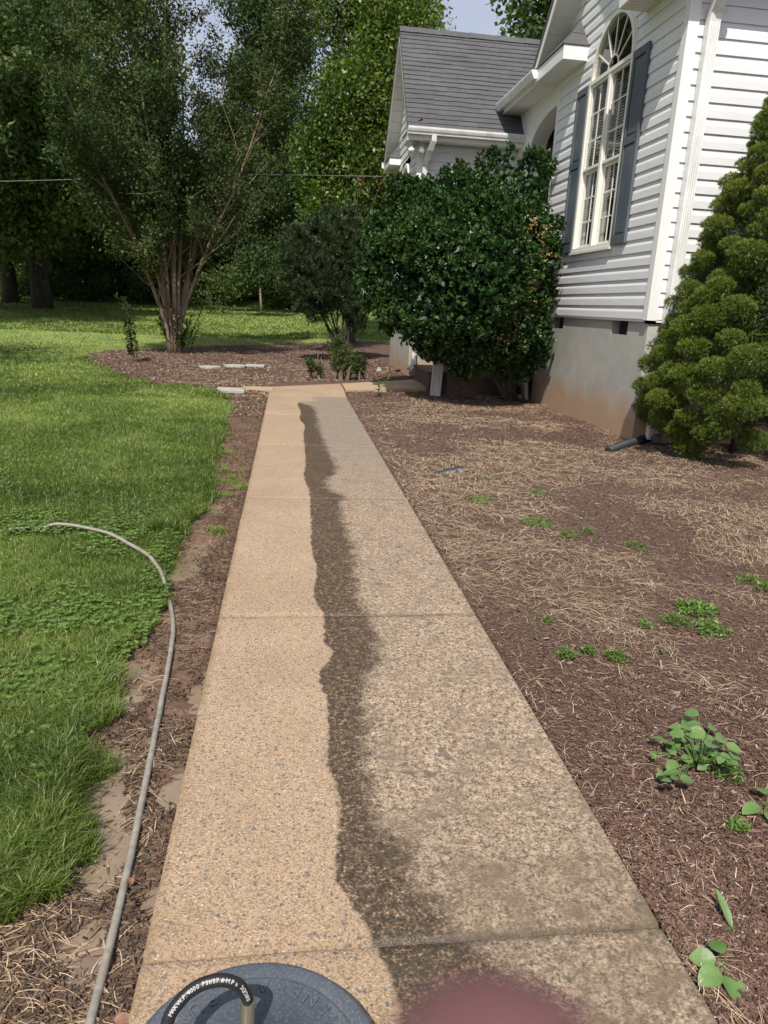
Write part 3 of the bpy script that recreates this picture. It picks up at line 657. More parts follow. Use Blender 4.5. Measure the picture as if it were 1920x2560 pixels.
mb = MB(); mb.box((LX-.028, LY0-.028, LZF-.01), (LX+.012, LY0+.08, LSO)).box((LX+.012, LY0-.028, LZF-.01), (LX+.09, LY0-.004, LSO)); mb.build('corner_trim', MT, house, bevel=.003)
mb = MB(); mb.box((LX-.028, LY1-.07, LZF-.01), (LX+.012, LY1+.01, LSO)); mb.build('corner_trim', MT, house)
mb = MB(); mb.box((LX+.02, LY0+.02, -.3), (6, LY0+.2, LZF)).box((LX+.02, LY0+.2, -.3), (LX+.2, LY1, LZF)).box((LX+.2, LY1-.2, -.3), (6, LY1, LZF)); mb.build('foundation', MFND, house)
mb = MB(); mb.box((LX+.03, LY1-.1, LZF), (6, LY1-.02, LSO)); mb.build('back_wall', MPORCH, house)
roofslope('roof', LRX, 7.5, LE0, LZE, LRY, LRZ, exp=.125).build('roof', MSH, house)
roofslope('roof', LRX, 7.5, LE1, LZE, LRY, LRZ, exp=.125).build('roof', MSH, house)
mb = MB(); x = LRX
k = 0
while x < 7.4:
    z = LRZ+.018+.004*(k % 2)
    mb.face([(x, LRY, z+.015), (x+.29, LRY, z+.008), (x+.29, LRY-.11, z-.11), (x, LRY-.11, z-.105)]); mb.face([(x+.29, LRY, z+.008), (x, LRY, z+.015), (x, LRY+.11, z-.105), (x+.29, LRY+.11, z-.11)]); x += .27; k += 1
mb.build('ridge_cap', MSH, house)
for ye in (LE0, LE1):
    f_ = MB(); th_ = .15; a, b = (ye, LZE-.06), (LRY, LRZ-.06)
    f_.hexa([(LRX+.008, a[0], a[1]-th_), (LRX+.028, a[0], a[1]-th_), (LRX+.028, b[0], b[1]-th_), (LRX+.008, b[0], b[1]-th_), (LRX+.008, a[0], a[1]+.05), (LRX+.028, a[0], a[1]+.05), (LRX+.028, b[0], b[1]+.05), (LRX+.008, b[0], b[1]+.05)]); f_.build('rake_fascia', MT, house)
    f_ = MB(); a0 = Vector((0, ye, LZE-.20)); d = Vector((0, LRY-ye, LRZ-LZE)); L = d.length; d.normalize(); s = 0
    while s < L:
        e = min(s+.215, L); p0, p1 = a0+d*(s+.01), a0+d*e
        f_.hexa([(LRX+.028, p0.y, p0.z-.012), (LX-.004, p0.y, p0.z-.012), (LX-.004, p1.y, p1.z-.012), (LRX+.028, p1.y, p1.z-.012), (LRX+.028, p0.y, p0.z+.01), (LX-.004, p0.y, p0.z+.01), (LX-.004, p1.y, p1.z+.01), (LRX+.028, p1.y, p1.z+.01)]); s += .228
    f_.build('rake_soffit', MSOF, house)
creturn(14.75, 14.04, LRX+.03, LX, LSO, LZE-.04, .22, house)
creturn(16.62, 17.42, LRX+.03, LX, LSO, LZE-.04, .32, house)
m_ = MB(); m_.box((LRX+.03, LE0+.015, LSO-.002), (AX, LY0-.03, LSO+.012)); x = LRX+.1
m_.build('soffit', MSOF, house)
m_ = MB(); x = LX+.15
while x < AX-.05: m_.box((x, LE0+.02, LSO-.006), (x+.006, LY0-.03, LSO-.0025)); x += .1
m_.build('soffit_groove', MT, house)
m_ = MB(); m_.box((LRX+.02, LE0-.004, LSO-.015), (AX, LE0+.012, LZE-.01)); m_.build('fascia', MT, house)
gutter((LRX+.0, LE0-.006, LZE-.0), (AX-.004, LE0-.006, LZE-.0), (0, -1, 0), house, h=.115)
gutter((LRX-.03, LE1+.006, LZE), (2.6, LE1+.006, LZE), (0, 1, 0), house, h=.115)
spout('downspout', [(2.50, 13.93, 4.42), (2.50, 13.94, 4.30), (2.46, 14.02, 4.17), (2.43, 14.2, 4.02), (2.42, 14.27, 3.95), (2.42, 14.28, 3.8), (2.42, 14.28, .50), (2.40, 14.2, .40), (2.30, 14.05, .30)], .085, .06)
# wing gable window with arch head and its shutter
m_ = MB(); wy0, wy1, wz0, wz1 = 15.22, 16.22, 1.9, 3.55
fr(m_, wy0, wy1, wz0, wz1, .05, LX-.04, LX+.05); m_.box((LX-.036, 15.69, wz0+.05), (LX+.045, 15.75, wz1-.05)); m_.box((LX-.045, wy0-.02, wz1), (LX+.0, wy1+.02, wz1+.07))
for i in range(18):
    a, b = math.pi*i/18, math.pi*(i+1)/18; q = [(15.72+r*math.cos(th), wz1+.07+1.15*r*math.sin(th)) for r, th in ((.44, a), (.51, a), (.51, b), (.44, b))]
    m_.hexa([(LX-.04, *k) for k in q]+[(LX+.03, *k) for k in q])
w2 = m_.build('window', MFRAME, house)
m_ = MB(); m_.box((LX, wy0+.05, wz0+.05), (LX+.004, 15.69, wz1-.05)).box((LX, 15.75, wz0+.05), (LX+.004, wy1-.05, wz1-.05)); m_.prism([(LX, 15.72+.45*math.cos(math.pi*i/18), wz1+.07+.51*math.sin(math.pi*i/18)) for i in range(19)], (.004, 0, 0)); m_.build('pane', MGL, w2)
m_ = MB(); m_.box((LX+.1, wy0-.1, wz0-.1), (LX+.14, wy1+.1, 4.3)); m_.build('blind', MBLIND, w2)
m_ = MB(); m_.box((LX-.05, 14.88, wz0), (LX-.01, 15.2, wz1+.1)); m_.build('shutter', MSHUT, house, bevel=.003)
# flood light at the wing corner: round base, two bulbs
fl = MB(); fl.lathe((2.22, 14.22, 4.255), [(.055, 0), (.06, .02), (.06, .05), (.05, .074)], 18); fl.tube([(2.22, 14.22, 4.27), (2.17, 14.16, 4.23), (2.15, 14.13, 4.21)], .028, 10); fl.tube([(2.22, 14.22, 4.27), (2.28, 14.17, 4.23), (2.30, 14.15, 4.215)], .028, 10)
flo = fl.build('flood_light', mat('aged_brass_plastic', (.42, .36, .25), .5), house, smooth=True)
MB_ = mat('frosted_bulb', (.8, .82, .85), .15)
for c_ in ((2.13, 14.10, 4.17), (2.32, 14.13, 4.175)):
    b_ = MB(); b_.lathe(c_, [(.028, .05), (.04, .03), (.058, 0), (.056, -.03), (.035, -.05), (.004, -.056)], 16); b_.build('bulb', MB_, flo, smooth=True)
# ------------------------------------------------------------------ porch step, post, lantern box, edging etc.
st = empty('wooden_step', (2.9, 12.9, .1), 'low dark brown wooden step where the walkway meets the porch', 'step')
m_ = MB(); m_.box((2.33, 12.12, .05), (2.37, 13.5, .40)); m_.build('riser', MBROWNW, st, bevel=.004)
m_ = MB()
for i in range(3): m_.box((2.29+.15*i, 12.08, .402), (2.43+.15*i, 13.54, .44))
m_.build('tread', MBROWNW, st, bevel=.004)
m_ = MB(); m_.box((2.74, 12.12, .05), (2.78, 13.5, .58)).box((2.37, 12.12, .05), (2.74, 12.16, .40)); m_.build('riser', MBROWNW, st)
m_ = MB(); a = G(1074, 978); b = G(1093, 980)
m_.hexa([(2.33, 11.93, -.05), (2.50, 11.93, -.05), (2.50, 11.99, -.05), (2.33, 11.99, -.05), (2.37, 11.93, .98), (2.54, 11.93, .98), (2.54, 11.99, .98), (2.37, 11.99, .98)])
tag(m_.build('wooden_post', MGREYW, None, bevel=.006), 'short flat white wooden post standing at the end of the walkway', 'post')
ln = empty('wooden_box', (2.95, 12.0, 0), 'dark brown box with a sloped roof behind the white post', 'box')
m_ = MB(); m_.box((2.62, 11.95, 0), (3.1, 12.3, .58)); m_.build('body', MBROWNW, ln)
m_ = MB(); q = [(2.52, 11.86, .58), (3.2, 11.86, .58), (3.2, 12.4, .58), (2.52, 12.4, .58)]; tp = (2.86, 12.12, .86)
for i in range(4): m_.face([q[i], q[(i+1) % 4], tp])
m_.face(q[::-1]); m_.build('lid', MBROWNW, ln)
m_ = MB(); a, b = G(1212, 1006), G(1318, 996); pts = []
for i in range(9):
    f = i/8; p_ = a*(1-f)+b*f; p_[1] += .12*math.sin(f*math.pi*.6); pts.append((p_[0], p_[1], .035+.01*math.sin(f*3)))
m_.tube(pts, .035, 8); tag(m_.build('edging_strip', MEDGE, smooth=True), 'reddish brown edging board lying in the mulch below the holly', 'garden edging')
m_ = MB(); a, b = G(955, 938), G(1020, 927); m_.tube([(a[0], a[1], a[2]+.02), (a[0]*.5+b[0]*.5, a[1]*.5+b[1]*.5+.1, a[2]+.06), (b[0], b[1], b[2]+.05)], .035, 8); tag(m_.build('edging_strip', MEDGE, smooth=True), 'dark edging board in the shade beside the wing foundation', 'garden edging')
p_ = G(948, 930); m_ = MB(); m_.lathe((p_[0], p_[1], p_[2]-.02), [(.062, 0), (.062, .07), (.042, .071), (.042, .11), (.025, .115)], 18); tag(m_.build('drain_outlet', MPIPEW, smooth=False), 'stubby white plastic drain outlet in the mulch by the wing', 'drain outlet')
m_ = MB(); m_.box((3.98, 12.18, .0), (4.1, 12.5, .07)); m_.hexa([(4.0, 12.2, .07), (4.1, 12.2, .07), (4.1, 12.28, .3), (4.0, 12.28, .3), (4.0, 12.26, .07), (4.1, 12.26, .07), (4.1, 12.34, .3), (4.0, 12.34, .3)])
tag(m_.build('downspout_boot', MGUT), 'white plastic downspout end beside the corner of the foundation', 'downspout')
def corrugated(pts, r0, name, label):
    m_ = MB(); P_ = [Vector(p) for p in pts]; out = []; rad = []; 
    for i in range(len(P_)-1):
        L = (P_[i+1]-P_[i]).length; k = max(1, int(L/.015))
        for j in range(k): out.append(P_[i].lerp(P_[i+1], j/k))
    out.append(P_[-1]); rad = [r0*(1 if (i//1) % 2 else .78) for i in range(len(out))]
    m_.tube(out, rad, 14); tag(m_.build(name, MBLACKP), label, 'drain pipe')
a, b = G(1524, 1130), G(1600, 1108)
corrugated([(a[0]-.02, a[1], .01), ((a[0]+b[0])/2, (a[1]+b[1])/2, .035), (b[0]+.02, b[1], .05), (b[0]+.3, b[1]+.18, .06), (4.3, 8.02, .10)], .052, 'drain_pipe', 'black corrugated drain pipe coming out under the conifer at the house corner')
a, b = G(1095, 1185), G(1157, 1173); a2 = G(1085, 1189)
corrugated([(a2[0]-.05, a2[1], -.06), (a[0], a[1], -.026), ((a[0]+b[0])/2, (a[1]+b[1])/2, -.016), (b[0], b[1], -.02), (b[0]+.14, b[1]+.03, -.08)], .05, 'drain_pipe', 'half buried length of black corrugated pipe in the open mulch')
# stepping stones
for k, (px, py, wx, wy, lab) in enumerate([(524, 921, .24, .16, 'ragged pale stepping stone nearest the crape myrtle'), (589, 918, .25, .17, 'round pale stepping stone in the middle of three in mulch'), (638, 917, .24, .13, 'flat pale stepping stone at the right of three in mulch'), (577, 979, .26, .15, 'whitish paving stone on the lawn edge by the end of the path'), (645, 976, .30, .14, 'dull brown paving slab beside the far left corner of the path')]):
    c_ = G(px, py); rr = random.Random(k); m_ = MB(); n_ = 14 if k in (0, 1) else 4; pts = []
    for i in range(n_):
        th = 2*math.pi*(i+.5)/n_; f = rr.uniform(.82, 1.05) if k == 0 else rr.uniform(.96, 1.02); s = 1.25 if n_ == 4 else 1
        pts.append((c_[0]+wx*f*s*math.cos(th), c_[1]+wy*f*s*math.sin(th)*1.6, c_[2]+.0))
    m_.prism(pts, (0, 0, .045)); tag(m_.build('stepping_stone', MSTONE if k != 4 else MWALK, bevel=.006), lab, 'stepping stone', 'stepping stones in the left bed')
# overhead cable
a, b = GY(-40, 445.5, 22), GY(560, 443.5, 22); a0 = a+(a-b)*1.5
pts = [tuple(a0*(1-f)+np.array(b)*f+np.array([0, 0, -.18*math.sin(math.pi*f)+.09])) for f in np.linspace(0, 1, 24)]
e_ = Vector((2.42, 17.2, 4.2)); pts += [tuple(Vector(pts[-1]).lerp(e_, f)) for f in (.25, .5, .75, 1)]
m_ = MB(); m_.tube(pts, .0065, 6); tag(m_.build('overhead_cable', mat('pale_cable', (.22, .22, .22), .6)), 'thin pale overhead cable crossing in front of the dark trees', 'cable')
# garden hose -------------------------------------------------------------
hp = [(190,2212),(215,2110),(260,1930),(300,1750),(330,1600),(350,1500),(368,1400),(374,1350),(368,1300),(355,1262),(345,1240),(320,1215),(280,1190),(230,1165),(170,1150),(120,1145),(60,1148),(20,1152)]
HP = [G(a*D8, b*D8, .02) for a, b in hp]; HP = [HP[0]+(HP[0]-HP[1])*5]+HP
def catmull(P_, k=10):
    P_ = [np.array(p, float) for p in P_]; P_ = [2*P_[0]-P_[1]]+P_+[2*P_[-1]-P_[-2]]; out = []
    for i in range(1, len(P_)-2):
        for j in range(k):
            t_ = j/k; a, b, c, d = P_[i-1:i+3]; out.append(.5*((2*b)+(c-a)*t_+(2*a-5*b+4*c-d)*t_*t_+(3*b-a-3*c+d)*t_**3))
    out.append(P_[-2]); return np.array(out)
hc = catmull(HP, 12); 
gz = hz(hc[:, 0], hc[:, 1])+np.maximum(relief(hc[:, 0], hc[:, 1]), -.012)
hc[:, 2] = gz+.012+np.where(hc[:, 0] < -.62, .040, 0)*np.where(hc[:, 0] < -1.45, .4, 1)
for _ in range(4): hc[1:-1, 2] = (hc[:-2, 2]+hc[1:-1, 2]+hc[2:, 2])/3
MHOSE = mat('grey_rubber_hose', (.30, .285, .26), .55); t = NT(MHOSE); c = t.ramp(t.noise(30, 5, .7), [(.3, (.165, .15, .125)), (.65, (.28, .26, .225))])
c = t.mix(t.grey(t.noise(5, 4, .6), .5, .7, 0, .5), c, (.20, .14, .09)); t.col(c)
m_ = MB(); m_.tube([tuple(p) for p in hc], .0105, 12); tag(m_.build('garden_hose', MHOSE, smooth=True), 'grey rubber hose running along the mud and curving into the grass', 'hose')
# ------------------------------------------------------------------ surface cleaner in the foreground
DC = (-.052, .998); DR = .249; DZ = .10
sc = empty('surface_cleaner', (DC[0], DC[1], .02), 'round dark blue-grey pressure washer head with a black hose on top', 'surface cleaner')
MDISC = mat('scuffed_blue_grey_plastic', (.06, .07, .09), .5); t = NT(MDISC)
c = t.ramp(t.noise(7, 6, .65), [(.3, (.046, .055, .070)), (.7, (.085, .098, .118))]); c = t.mix(t.grey(t.noise(160, 5, .8), .52, .68, 0, .75), c, (.19, .20, .21))
c = t.mix(t.grey(t.noise(24, 5, .7, stretch=(1, .35, 1)), .58, .70, 0, .35), c, (.17, .18, .19)); t.col(c); t.bump(t.noise(120, 4), .3, .002)
m_ = MB(); m_.lathe((DC[0], DC[1], 0), [(DR-.012, .045), (DR-.002, .05), (DR, .062), (DR-.001, .088), (DR-.006, .098), (DR-.014, .1005), (DR-.042, .099), (DR-.046, .1035), (DR-.052, .1045), (.10, .108), (.096, .112), (.09, .112), (.001, .113)], 96)
disc = m_.build('housing', MDISC, sc, smooth=True); mdf = disc.modifiers.new('e', 'EDGE_SPLIT'); mdf.split_angle = R(50)
m_ = MB(); m_.lathe((DC[0], DC[1], 0), [(DR-.004, .026), (DR+.001, .034), (DR-.004, .046)], 96); m_.build('skirt', MBLACKP, sc, smooth=True)
def glyph(ch, size, ext):
    cu_ = bpy.data.curves.new('t', 'FONT'); cu_.body = ch; cu_.size = size; cu_.extrude = ext; cu_.align_x = 'CENTER'; cu_.resolution_u = 3
    o_ = bpy.data.objects.new('t', cu_); C.objects.link(o_); bpy.context.view_layer.update()
    dg = bpy.context.evaluated_depsgraph_get(); e = o_.evaluated_get(dg); m2 = e.to_mesh()
    v = [v.co.copy() for v in m2.vertices]; f = [tuple(p.vertices) for p in m2.polygons]; e.to_mesh_clear()
    bpy.data.objects.remove(o_); bpy.data.curves.remove(cu_); return v, f
lt = MB(); txt = 'GENERAL PUMP'; th0, th1 = 30, 152
for i, ch in enumerate(txt):
    if ch == ' ': lt.build('raised_lettering', MDISC, disc); lt = MB(); continue
    th = R(th0+(th1-th0)*i/(len(txt)-1)); v, f = glyph(ch, .040, .0012); n0 = len(lt.v); rr = .193
    # reads from the far side: glyph up points to the centre
    up = Vector((-math.cos(th), -math.sin(th), 0)); rt = Vector((up.y, -up.x, 0))
    for p_ in v: q = Vector((DC[0], DC[1], .1072))-up*rr+rt*p_.x+up*p_.y; q.z += p_.z; lt.v.append(tuple(q))
    lt.f += [tuple(n0+a for a in q) for q in f]
lt.build('raised_lettering', MDISC, disc)
hz6 = [(775, 345), (757, 290), (715, 232), (640, 200), (560, 196), (460, 222), (370, 275), (300, 345), (250, 410), (222, 470), (205, 540), (200, 640)]
hzz = [.205, .245, .272, .285, .285, .28, .27, .262, .255, .25, .245, .235]
HO = []
for (a, b), z_ in zip(hz6, hzz):
    d = ray(340+a/2.765, 2380+b/2.765); t_ = (z_-CH)/d[2]; HO.append(d*t_+np.array([0, 0, CH]))
fit = HO[0].copy(); HO2 = [fit+np.array([0, -.004, -.02])]+HO
hcv = catmull(HO2, 10); m_ = MB(); m_.tube([tuple(p) for p in hcv], .0112, 16)
MRUB = mat('black_rubber', (.012, .012, .014), .38); whose = m_.build('hose', MRUB, sc, smooth=True)
lt = MB(); s_txt = 'MAX W.P. 4000 PSI/27.6MPa 3Q/2018'; seg = np.linalg.norm(np.diff(hcv, axis=0), axis=1); cum = np.concatenate([[0], np.cumsum(seg)])
def along(s):
    i = min(max(np.searchsorted(cum, s)-1, 0), len(seg)-1); f = (s-cum[i])/seg[i]; p_ = hcv[i]*(1-f)+hcv[i+1]*f; t_ = hcv[min(i+2, len(hcv)-1)]-hcv[max(i-1, 0)]; return Vector(p_), Vector(t_).normalized()
sA = cum[-1]*.22; adv = {'.': .45, ' ': .55, '/': .5, 'I': .5, 'M': 1.15, 'W': 1.2, '1': .8}
wds = [adv.get(c_, 1.0) for c_ in s_txt]; tot = sum(wds); span = cum[-1]*.64; pos = sA+span; camv = Vector((0, 0, CH))
for ch, wd_ in zip(s_txt, wds):
    s = pos-wd_*.5*span/tot; pos -= wd_*span/tot
    if ch == ' ': continue
    p_, t_ = along(s); t_ = -t_; v, f = glyph(ch, .0098, .0003); view = (camv-p_).normalized(); nrm = (view-t_*view.dot(t_)); nrm.normalize(); up = nrm.cross(t_).normalized()
    n0 = len(lt.v)
    for q in v:
        yv = q.y-.0034; an = yv/.0116; lt.v.append(tuple(p_+t_*q.x+up*math.sin(an)*.0116+nrm*math.cos(an)*(.0116+q.z)))
    lt.f += [tuple(n0+a for a in q) for q in f]
lt.build('printed_lettering', mat('white_print', (.55, .55, .53), .6), whose)
MBR = mat('zinc_brass', (.45, .40, .28), .3, .85); c0 = Vector(HO[0]); 
m_ = MB(); ax = (Vector(HO2[2])-Vector(HO2[0])); base = Vector((c0.x-.003, c0.y-.012, .113)); top = Vector((c0.x, c0.y, c0.z+.008))
d = (top-base); pr_ = [(0, .013), (.12, .013), (.13, .011), (.2, .011), (.21, .0145), (.36, .0145), (.37, .0115), (.44, .0115), (.45, .0135), (.97, .0138), (1, .012)]
m_.tube([tuple(base+d*a) for a, _ in pr_], [b for _, b in pr_], 14); m_.build('fitting', MBR, sc, smooth=False)
m_ = MB(); m_.lathe((base.x, base.y, .111), [(.034, 0), (.034, .008), (.02, .012), (.02, .018)], 6); m_.build('swivel', mat('blue_grey_hub', (.07, .09, .12), .4), sc)
# ------------------------------------------------------------------ foliage tools
def unit(v): return v/(np.linalg.norm(v, axis=-1, keepdims=True)+1e-9)
def rdir(n, r_=rng): return unit(r_.normal(size=(n, 3)))
def leafmesh(name, P, A, Nn, L, W, rnd, fold=.0):
    """one kite shaped leaf per row: base point P, long axis A, face normal Nn"""
    A = unit(A); B = unit(np.cross(A, Nn)); Nn = np.cross(B, A); L = np.broadcast_to(L, (len(P),))[:, None]; W = np.broadcast_to(W, (len(P),))[:, None]
    v0 = P; v1 = P+A*L*.45+B*W*.5+Nn*fold*W; v2 = P+A*L; v3 = P+A*L*.45-B*W*.5+Nn*fold*W
    V = np.stack([v0, v1, v2, v3], 1).reshape(-1, 3); i = np.arange(len(P))*4
    return npmesh(name, V, quads=np.stack([i, i+1, i+2, i+3], 1), rnd=np.repeat(rnd, 4))
def leafobj(name, P, L, W, m, parent=None, out=None, upb=.35, rs=None, bias=None):
    n = len(P); A = rdir(n); 
    if out is not None: A = unit(A+out*.9)
    Nn = unit(rdir(n)+np.array([0, 0, upb*2])+(out*.5 if out is not None else 0))
    r_ = rng.random(n) if bias is None else np.clip(bias+rng.normal(0, .17, n), 0, 1)
    return link(name, leafmesh(name, P, A, Nn, L*(.7+.6*rng.random(n)), W*(.7+.6*rng.random(n)), r_), m, parent)
def blobs(B, n, shell=.55, noise_=.18):
    """sample points in the outer shells of a set of ellipsoids (cx,cy,cz,rx,ry,rz)"""
    B = np.array(B, float); wgt = (B[:, 3]*B[:, 5]); wgt /= wgt.sum(); k = rng.choice(len(B), n, p=wgt); d = rdir(n)
    r_ = (shell+(1-shell)*rng.random(n)**.5)*(1+noise_*(vnoise(d[:, 0]*3+k*7, d[:, 2]*3+d[:, 1]*2, 2, 1)-.5)*2)
    return B[k, :3]+d*B[k, 3:]*r_[:, None], d
def clump(P, spread, per): return np.repeat(P, per, 0)+rng.normal(size=(len(P)*per, 3))*spread
def limb(mb, p0, d, L, r0, r1, n=7, wander=.12, up=.0, rr=random, seg=7):
    p = Vector(p0); d = Vector(d).normalized(); pts = [p.copy()]
    for i in range(n):
        d = (d+Vector((rr.uniform(-1, 1), rr.uniform(-1, 1), rr.uniform(-1, 1)))*wander+Vector((0, 0, up))).normalized(); p = p+d*(L/n); pts.append(p.copy())
    mb.tube(pts, [r0+(r1-r0)*(i/n)**.8 for i in range(n+1)], seg); return pts
L_OAK = leafmat('oak_leaves', [(0, (.026, .050, .013)), (.5, (.062, .100, .022)), (.85, (.12, .165, .034)), (1, (.18, .22, .05))], .6, .22)
L_FAR = leafmat('woodland_leaves', [(0, (.030, .056, .015)), (.6, (.068, .112, .028)), (1, (.13, .19, .05))], .6, .3)
L_LIGHT = leafmat('light_shrub_leaves', [(0, (.04, .08, .015)), (.6, (.08, .14, .025)), (1, (.14, .20, .04))], .5, .3)
L_MYR = leafmat('crape_myrtle_leaves', [(0, (.020, .038, .013)), (.5, (.042, .072, .022)), (.84, (.078, .108, .028)), (.95, (.10, .11, .03)), (1, (.13, .07, .035))], .65, .28, .25)
L_YEL = leafmat('yellow_green_leaves', [(0, (.04, .08, .015)), (.35, (.085, .135, .02)), (.75, (.155, .20, .038)), (.94, (.25, .26, .06)), (.98, (.30, .14, .05)), (1, (.34, .08, .05))], .42, .35)
L_HOL = leafmat('holly_leaves', [(0, (.014, .042, .010)), (.5, (.034, .076, .018)), (.9, (.070, .130, .030)), (1, (.12, .19, .05))], .40, .16, .35)
L_DARK = leafmat('narrow_dark_leaves', [(0, (.018, .034, .012)), (.6, (.034, .058, .018)), (1, (.065, .10, .03))], .45, .18)
L_SPR = leafmat('spruce_needles', [(0, (.045, .080, .010)), (.45, (.115, .160, .018)), (.85, (.215, .245, .030)), (1, (.34, .31, .055))], .5, .25)
L_WEED = leafmat('weed_leaves', [(0, (.06, .115, .02)), (.6, (.125, .205, .042)), (1, (.20, .28, .07))], .45, .3)
BK_MYR = barkmat('smooth_tan_bark', (.14, .095, .065), (.29, .215, .15), 7, (1, 1, .2), .3)
BK_OAK = barkmat('dark_rough_bark', (.02, .017, .014), (.055, .045, .035)); BK_GRY = barkmat('grey_brown_bark', (.07, .055, .042), (.15, .12, .095))
# ------------------------------------------------------------------ crape myrtle
def crape_myrtle(base, H, Rr, nst, label, seed, leaves, part_y=None, lean=(0, 0), lo=.24, lsz=.062, group='crape myrtles', rad=.085):
    rr = random.Random(seed); t_ = empty('crape_myrtle', tuple(base), label, 'tree', group); tr = MB(); cl = []
    for i in range(nst):
        a = 2*math.pi*(i+rr.uniform(-.3, .3))/nst; k = rr.uniform(.25, 1.) if i % 3 else rr.uniform(.0, .25)
        d = Vector((math.cos(a)*k*Rr/H*1.15+lean[0], math.sin(a)*k*Rr/H*1.15+lean[1], 1)); b = Vector(base)+Vector((math.cos(a)*.13, math.sin(a)*.13, -.1))
        kk = 1-.30*k; r0 = rr.uniform(.6, 1.1)*rad; Hh = H*rr.uniform(.80, 1.0)*kk; ph = rr.uniform(0, 6.28); pts = []
        for j in range(15):
            f = j/14; rad_ = k*Rr*(.10*f+.90*max(0, f-.10)**1.08)*.98; wv_ = .10*math.sin(f*9+ph)*f
            pts.append(Vector((b.x+math.cos(a)*rad_+lean[0]*Hh*f+wv_, b.y+math.sin(a)*rad_+wv_*.7, b.z+Hh*f)))
        tr.tube(pts, [r0+(.010-r0)*(j/14)**.75 for j in range(15)], 8)
        for j in range(3, 15):
            f = j/14
            for q in range(2 if j > 4 else 1):
                a2 = rr.uniform(0, 6.28); d2 = Vector((math.cos(a2), math.sin(a2), rr.uniform(.5, 1.4)))+Vector((math.cos(a), math.sin(a), 0))*.7*k
                L = H*rr.uniform(.10, .24)*(1.15-f*.6); p2 = limb(tr, pts[j], d2, L, r0*(1-f)*.45+.007, .004, 5, .14, .05, rr, 5)
                if pts[j].z-base[2] < H*lo*.6 and rr.random() < .7: continue
                for m_i in range(2, 6):
                    cl.append((*p2[m_i], 1.)); 
                    if rr.random() < .9:
                        a3 = rr.uniform(0, 6.28); p3 = limb(tr, p2[m_i], (math.cos(a3), math.sin(a3), rr.uniform(-.1, .9)), L*.4, .005, .003, 3, .2, 0, rr, 3)
                        cl += [(*p, 1.) for p in p3[1:]]
    P = np.array(cl)[:, :3]; P = P[P[:, 2] > base[2]+H*lo*.75]; P = P[fbm(P[:, 0]+.6*P[:, 1], P[:, 2]*.8, 1.1, seed, 3)+.12*rng.random(len(P)) > .47]
    tr.build('trunk', BK_MYR, t_, smooth=True); per = max(4, leaves//len(P))
    Q = clump(P, np.array([.10, .10, .15]), per); b_ = .35+.35*vnoise(Q[:, 0]+Q[:, 1], Q[:, 2], 1.1, 3); leafobj('crown', Q, lsz, lsz*.55, L_MYR, t_, bias=b_+.06)
    return t_, Q
mb0 = G(436, 882)
crape_myrtle(mb0, 10.6, 3.9, 11, 'tall multi-stemmed crape myrtle with tan bark in the left mulch bed', 3, 98000, lsz=.088, rad=.074, lo=.25)
# a cluster of fresh shoots at the foot of the myrtle and beside it
def shoots(base, h, n, rad, label, name='suckers', L=.05, m=None, leaves=14, seed=1, grp=None, spread=.35, cat='shoots', bias=None, wd=.5):
    rr = random.Random(seed); t_ = empty(name, tuple(base), label, cat, grp); s_ = MB(); P = []; Dd = []
    for i in range(n):
        a = rr.uniform(0, 6.28); b = Vector(base)+Vector((math.cos(a), math.sin(a), 0))*rad*rr.random()
        pts = limb(s_, b-Vector((0, 0, .02)), (math.cos(a)*spread, math.sin(a)*spread, 1), h*rr.uniform(.55, 1), .006 if h > .5 else .003, .002, 6, .12, .02, rr, 4)
        for k in range(leaves):
            f = rr.uniform(.15, 1)*6; j = min(int(f), 5); P.append(pts[j].lerp(pts[j+1], f-j)); Dd.append((rr.uniform(-1, 1), rr.uniform(-1, 1), rr.uniform(-.1, .7)))
    s_.build('stems', BK_GRY, t_); P = np.array([tuple(p) for p in P]); Dd = unit(np.array(Dd)); n_ = len(P); r2 = rng.random(n_) if bias is None else np.clip(bias+rng.normal(0, .12, n_), 0, 1)
    link('leaves', leafmesh('leaves', P, Dd, unit(rdir(n_)*.5+np.array([0, 0, 1.])), L*(.6+.7*rng.random(n_)), L*wd*(.7+.6*rng.random(n_)), r2), m or L_MYR, t_); return t_
shoots(G(448, 882), 1.35, 22, .3, 'leafy green shoots around the foot of the tall crape myrtle', 'suckers', .085, L_MYR, 70, 4)
shoots(G(341, 905), 1.55, 6, .1, 'thin upright sapling at the left end of the mulch bed', 'sapling', .085, L_MYR, 110, 5, cat='sapling', spread=.22)
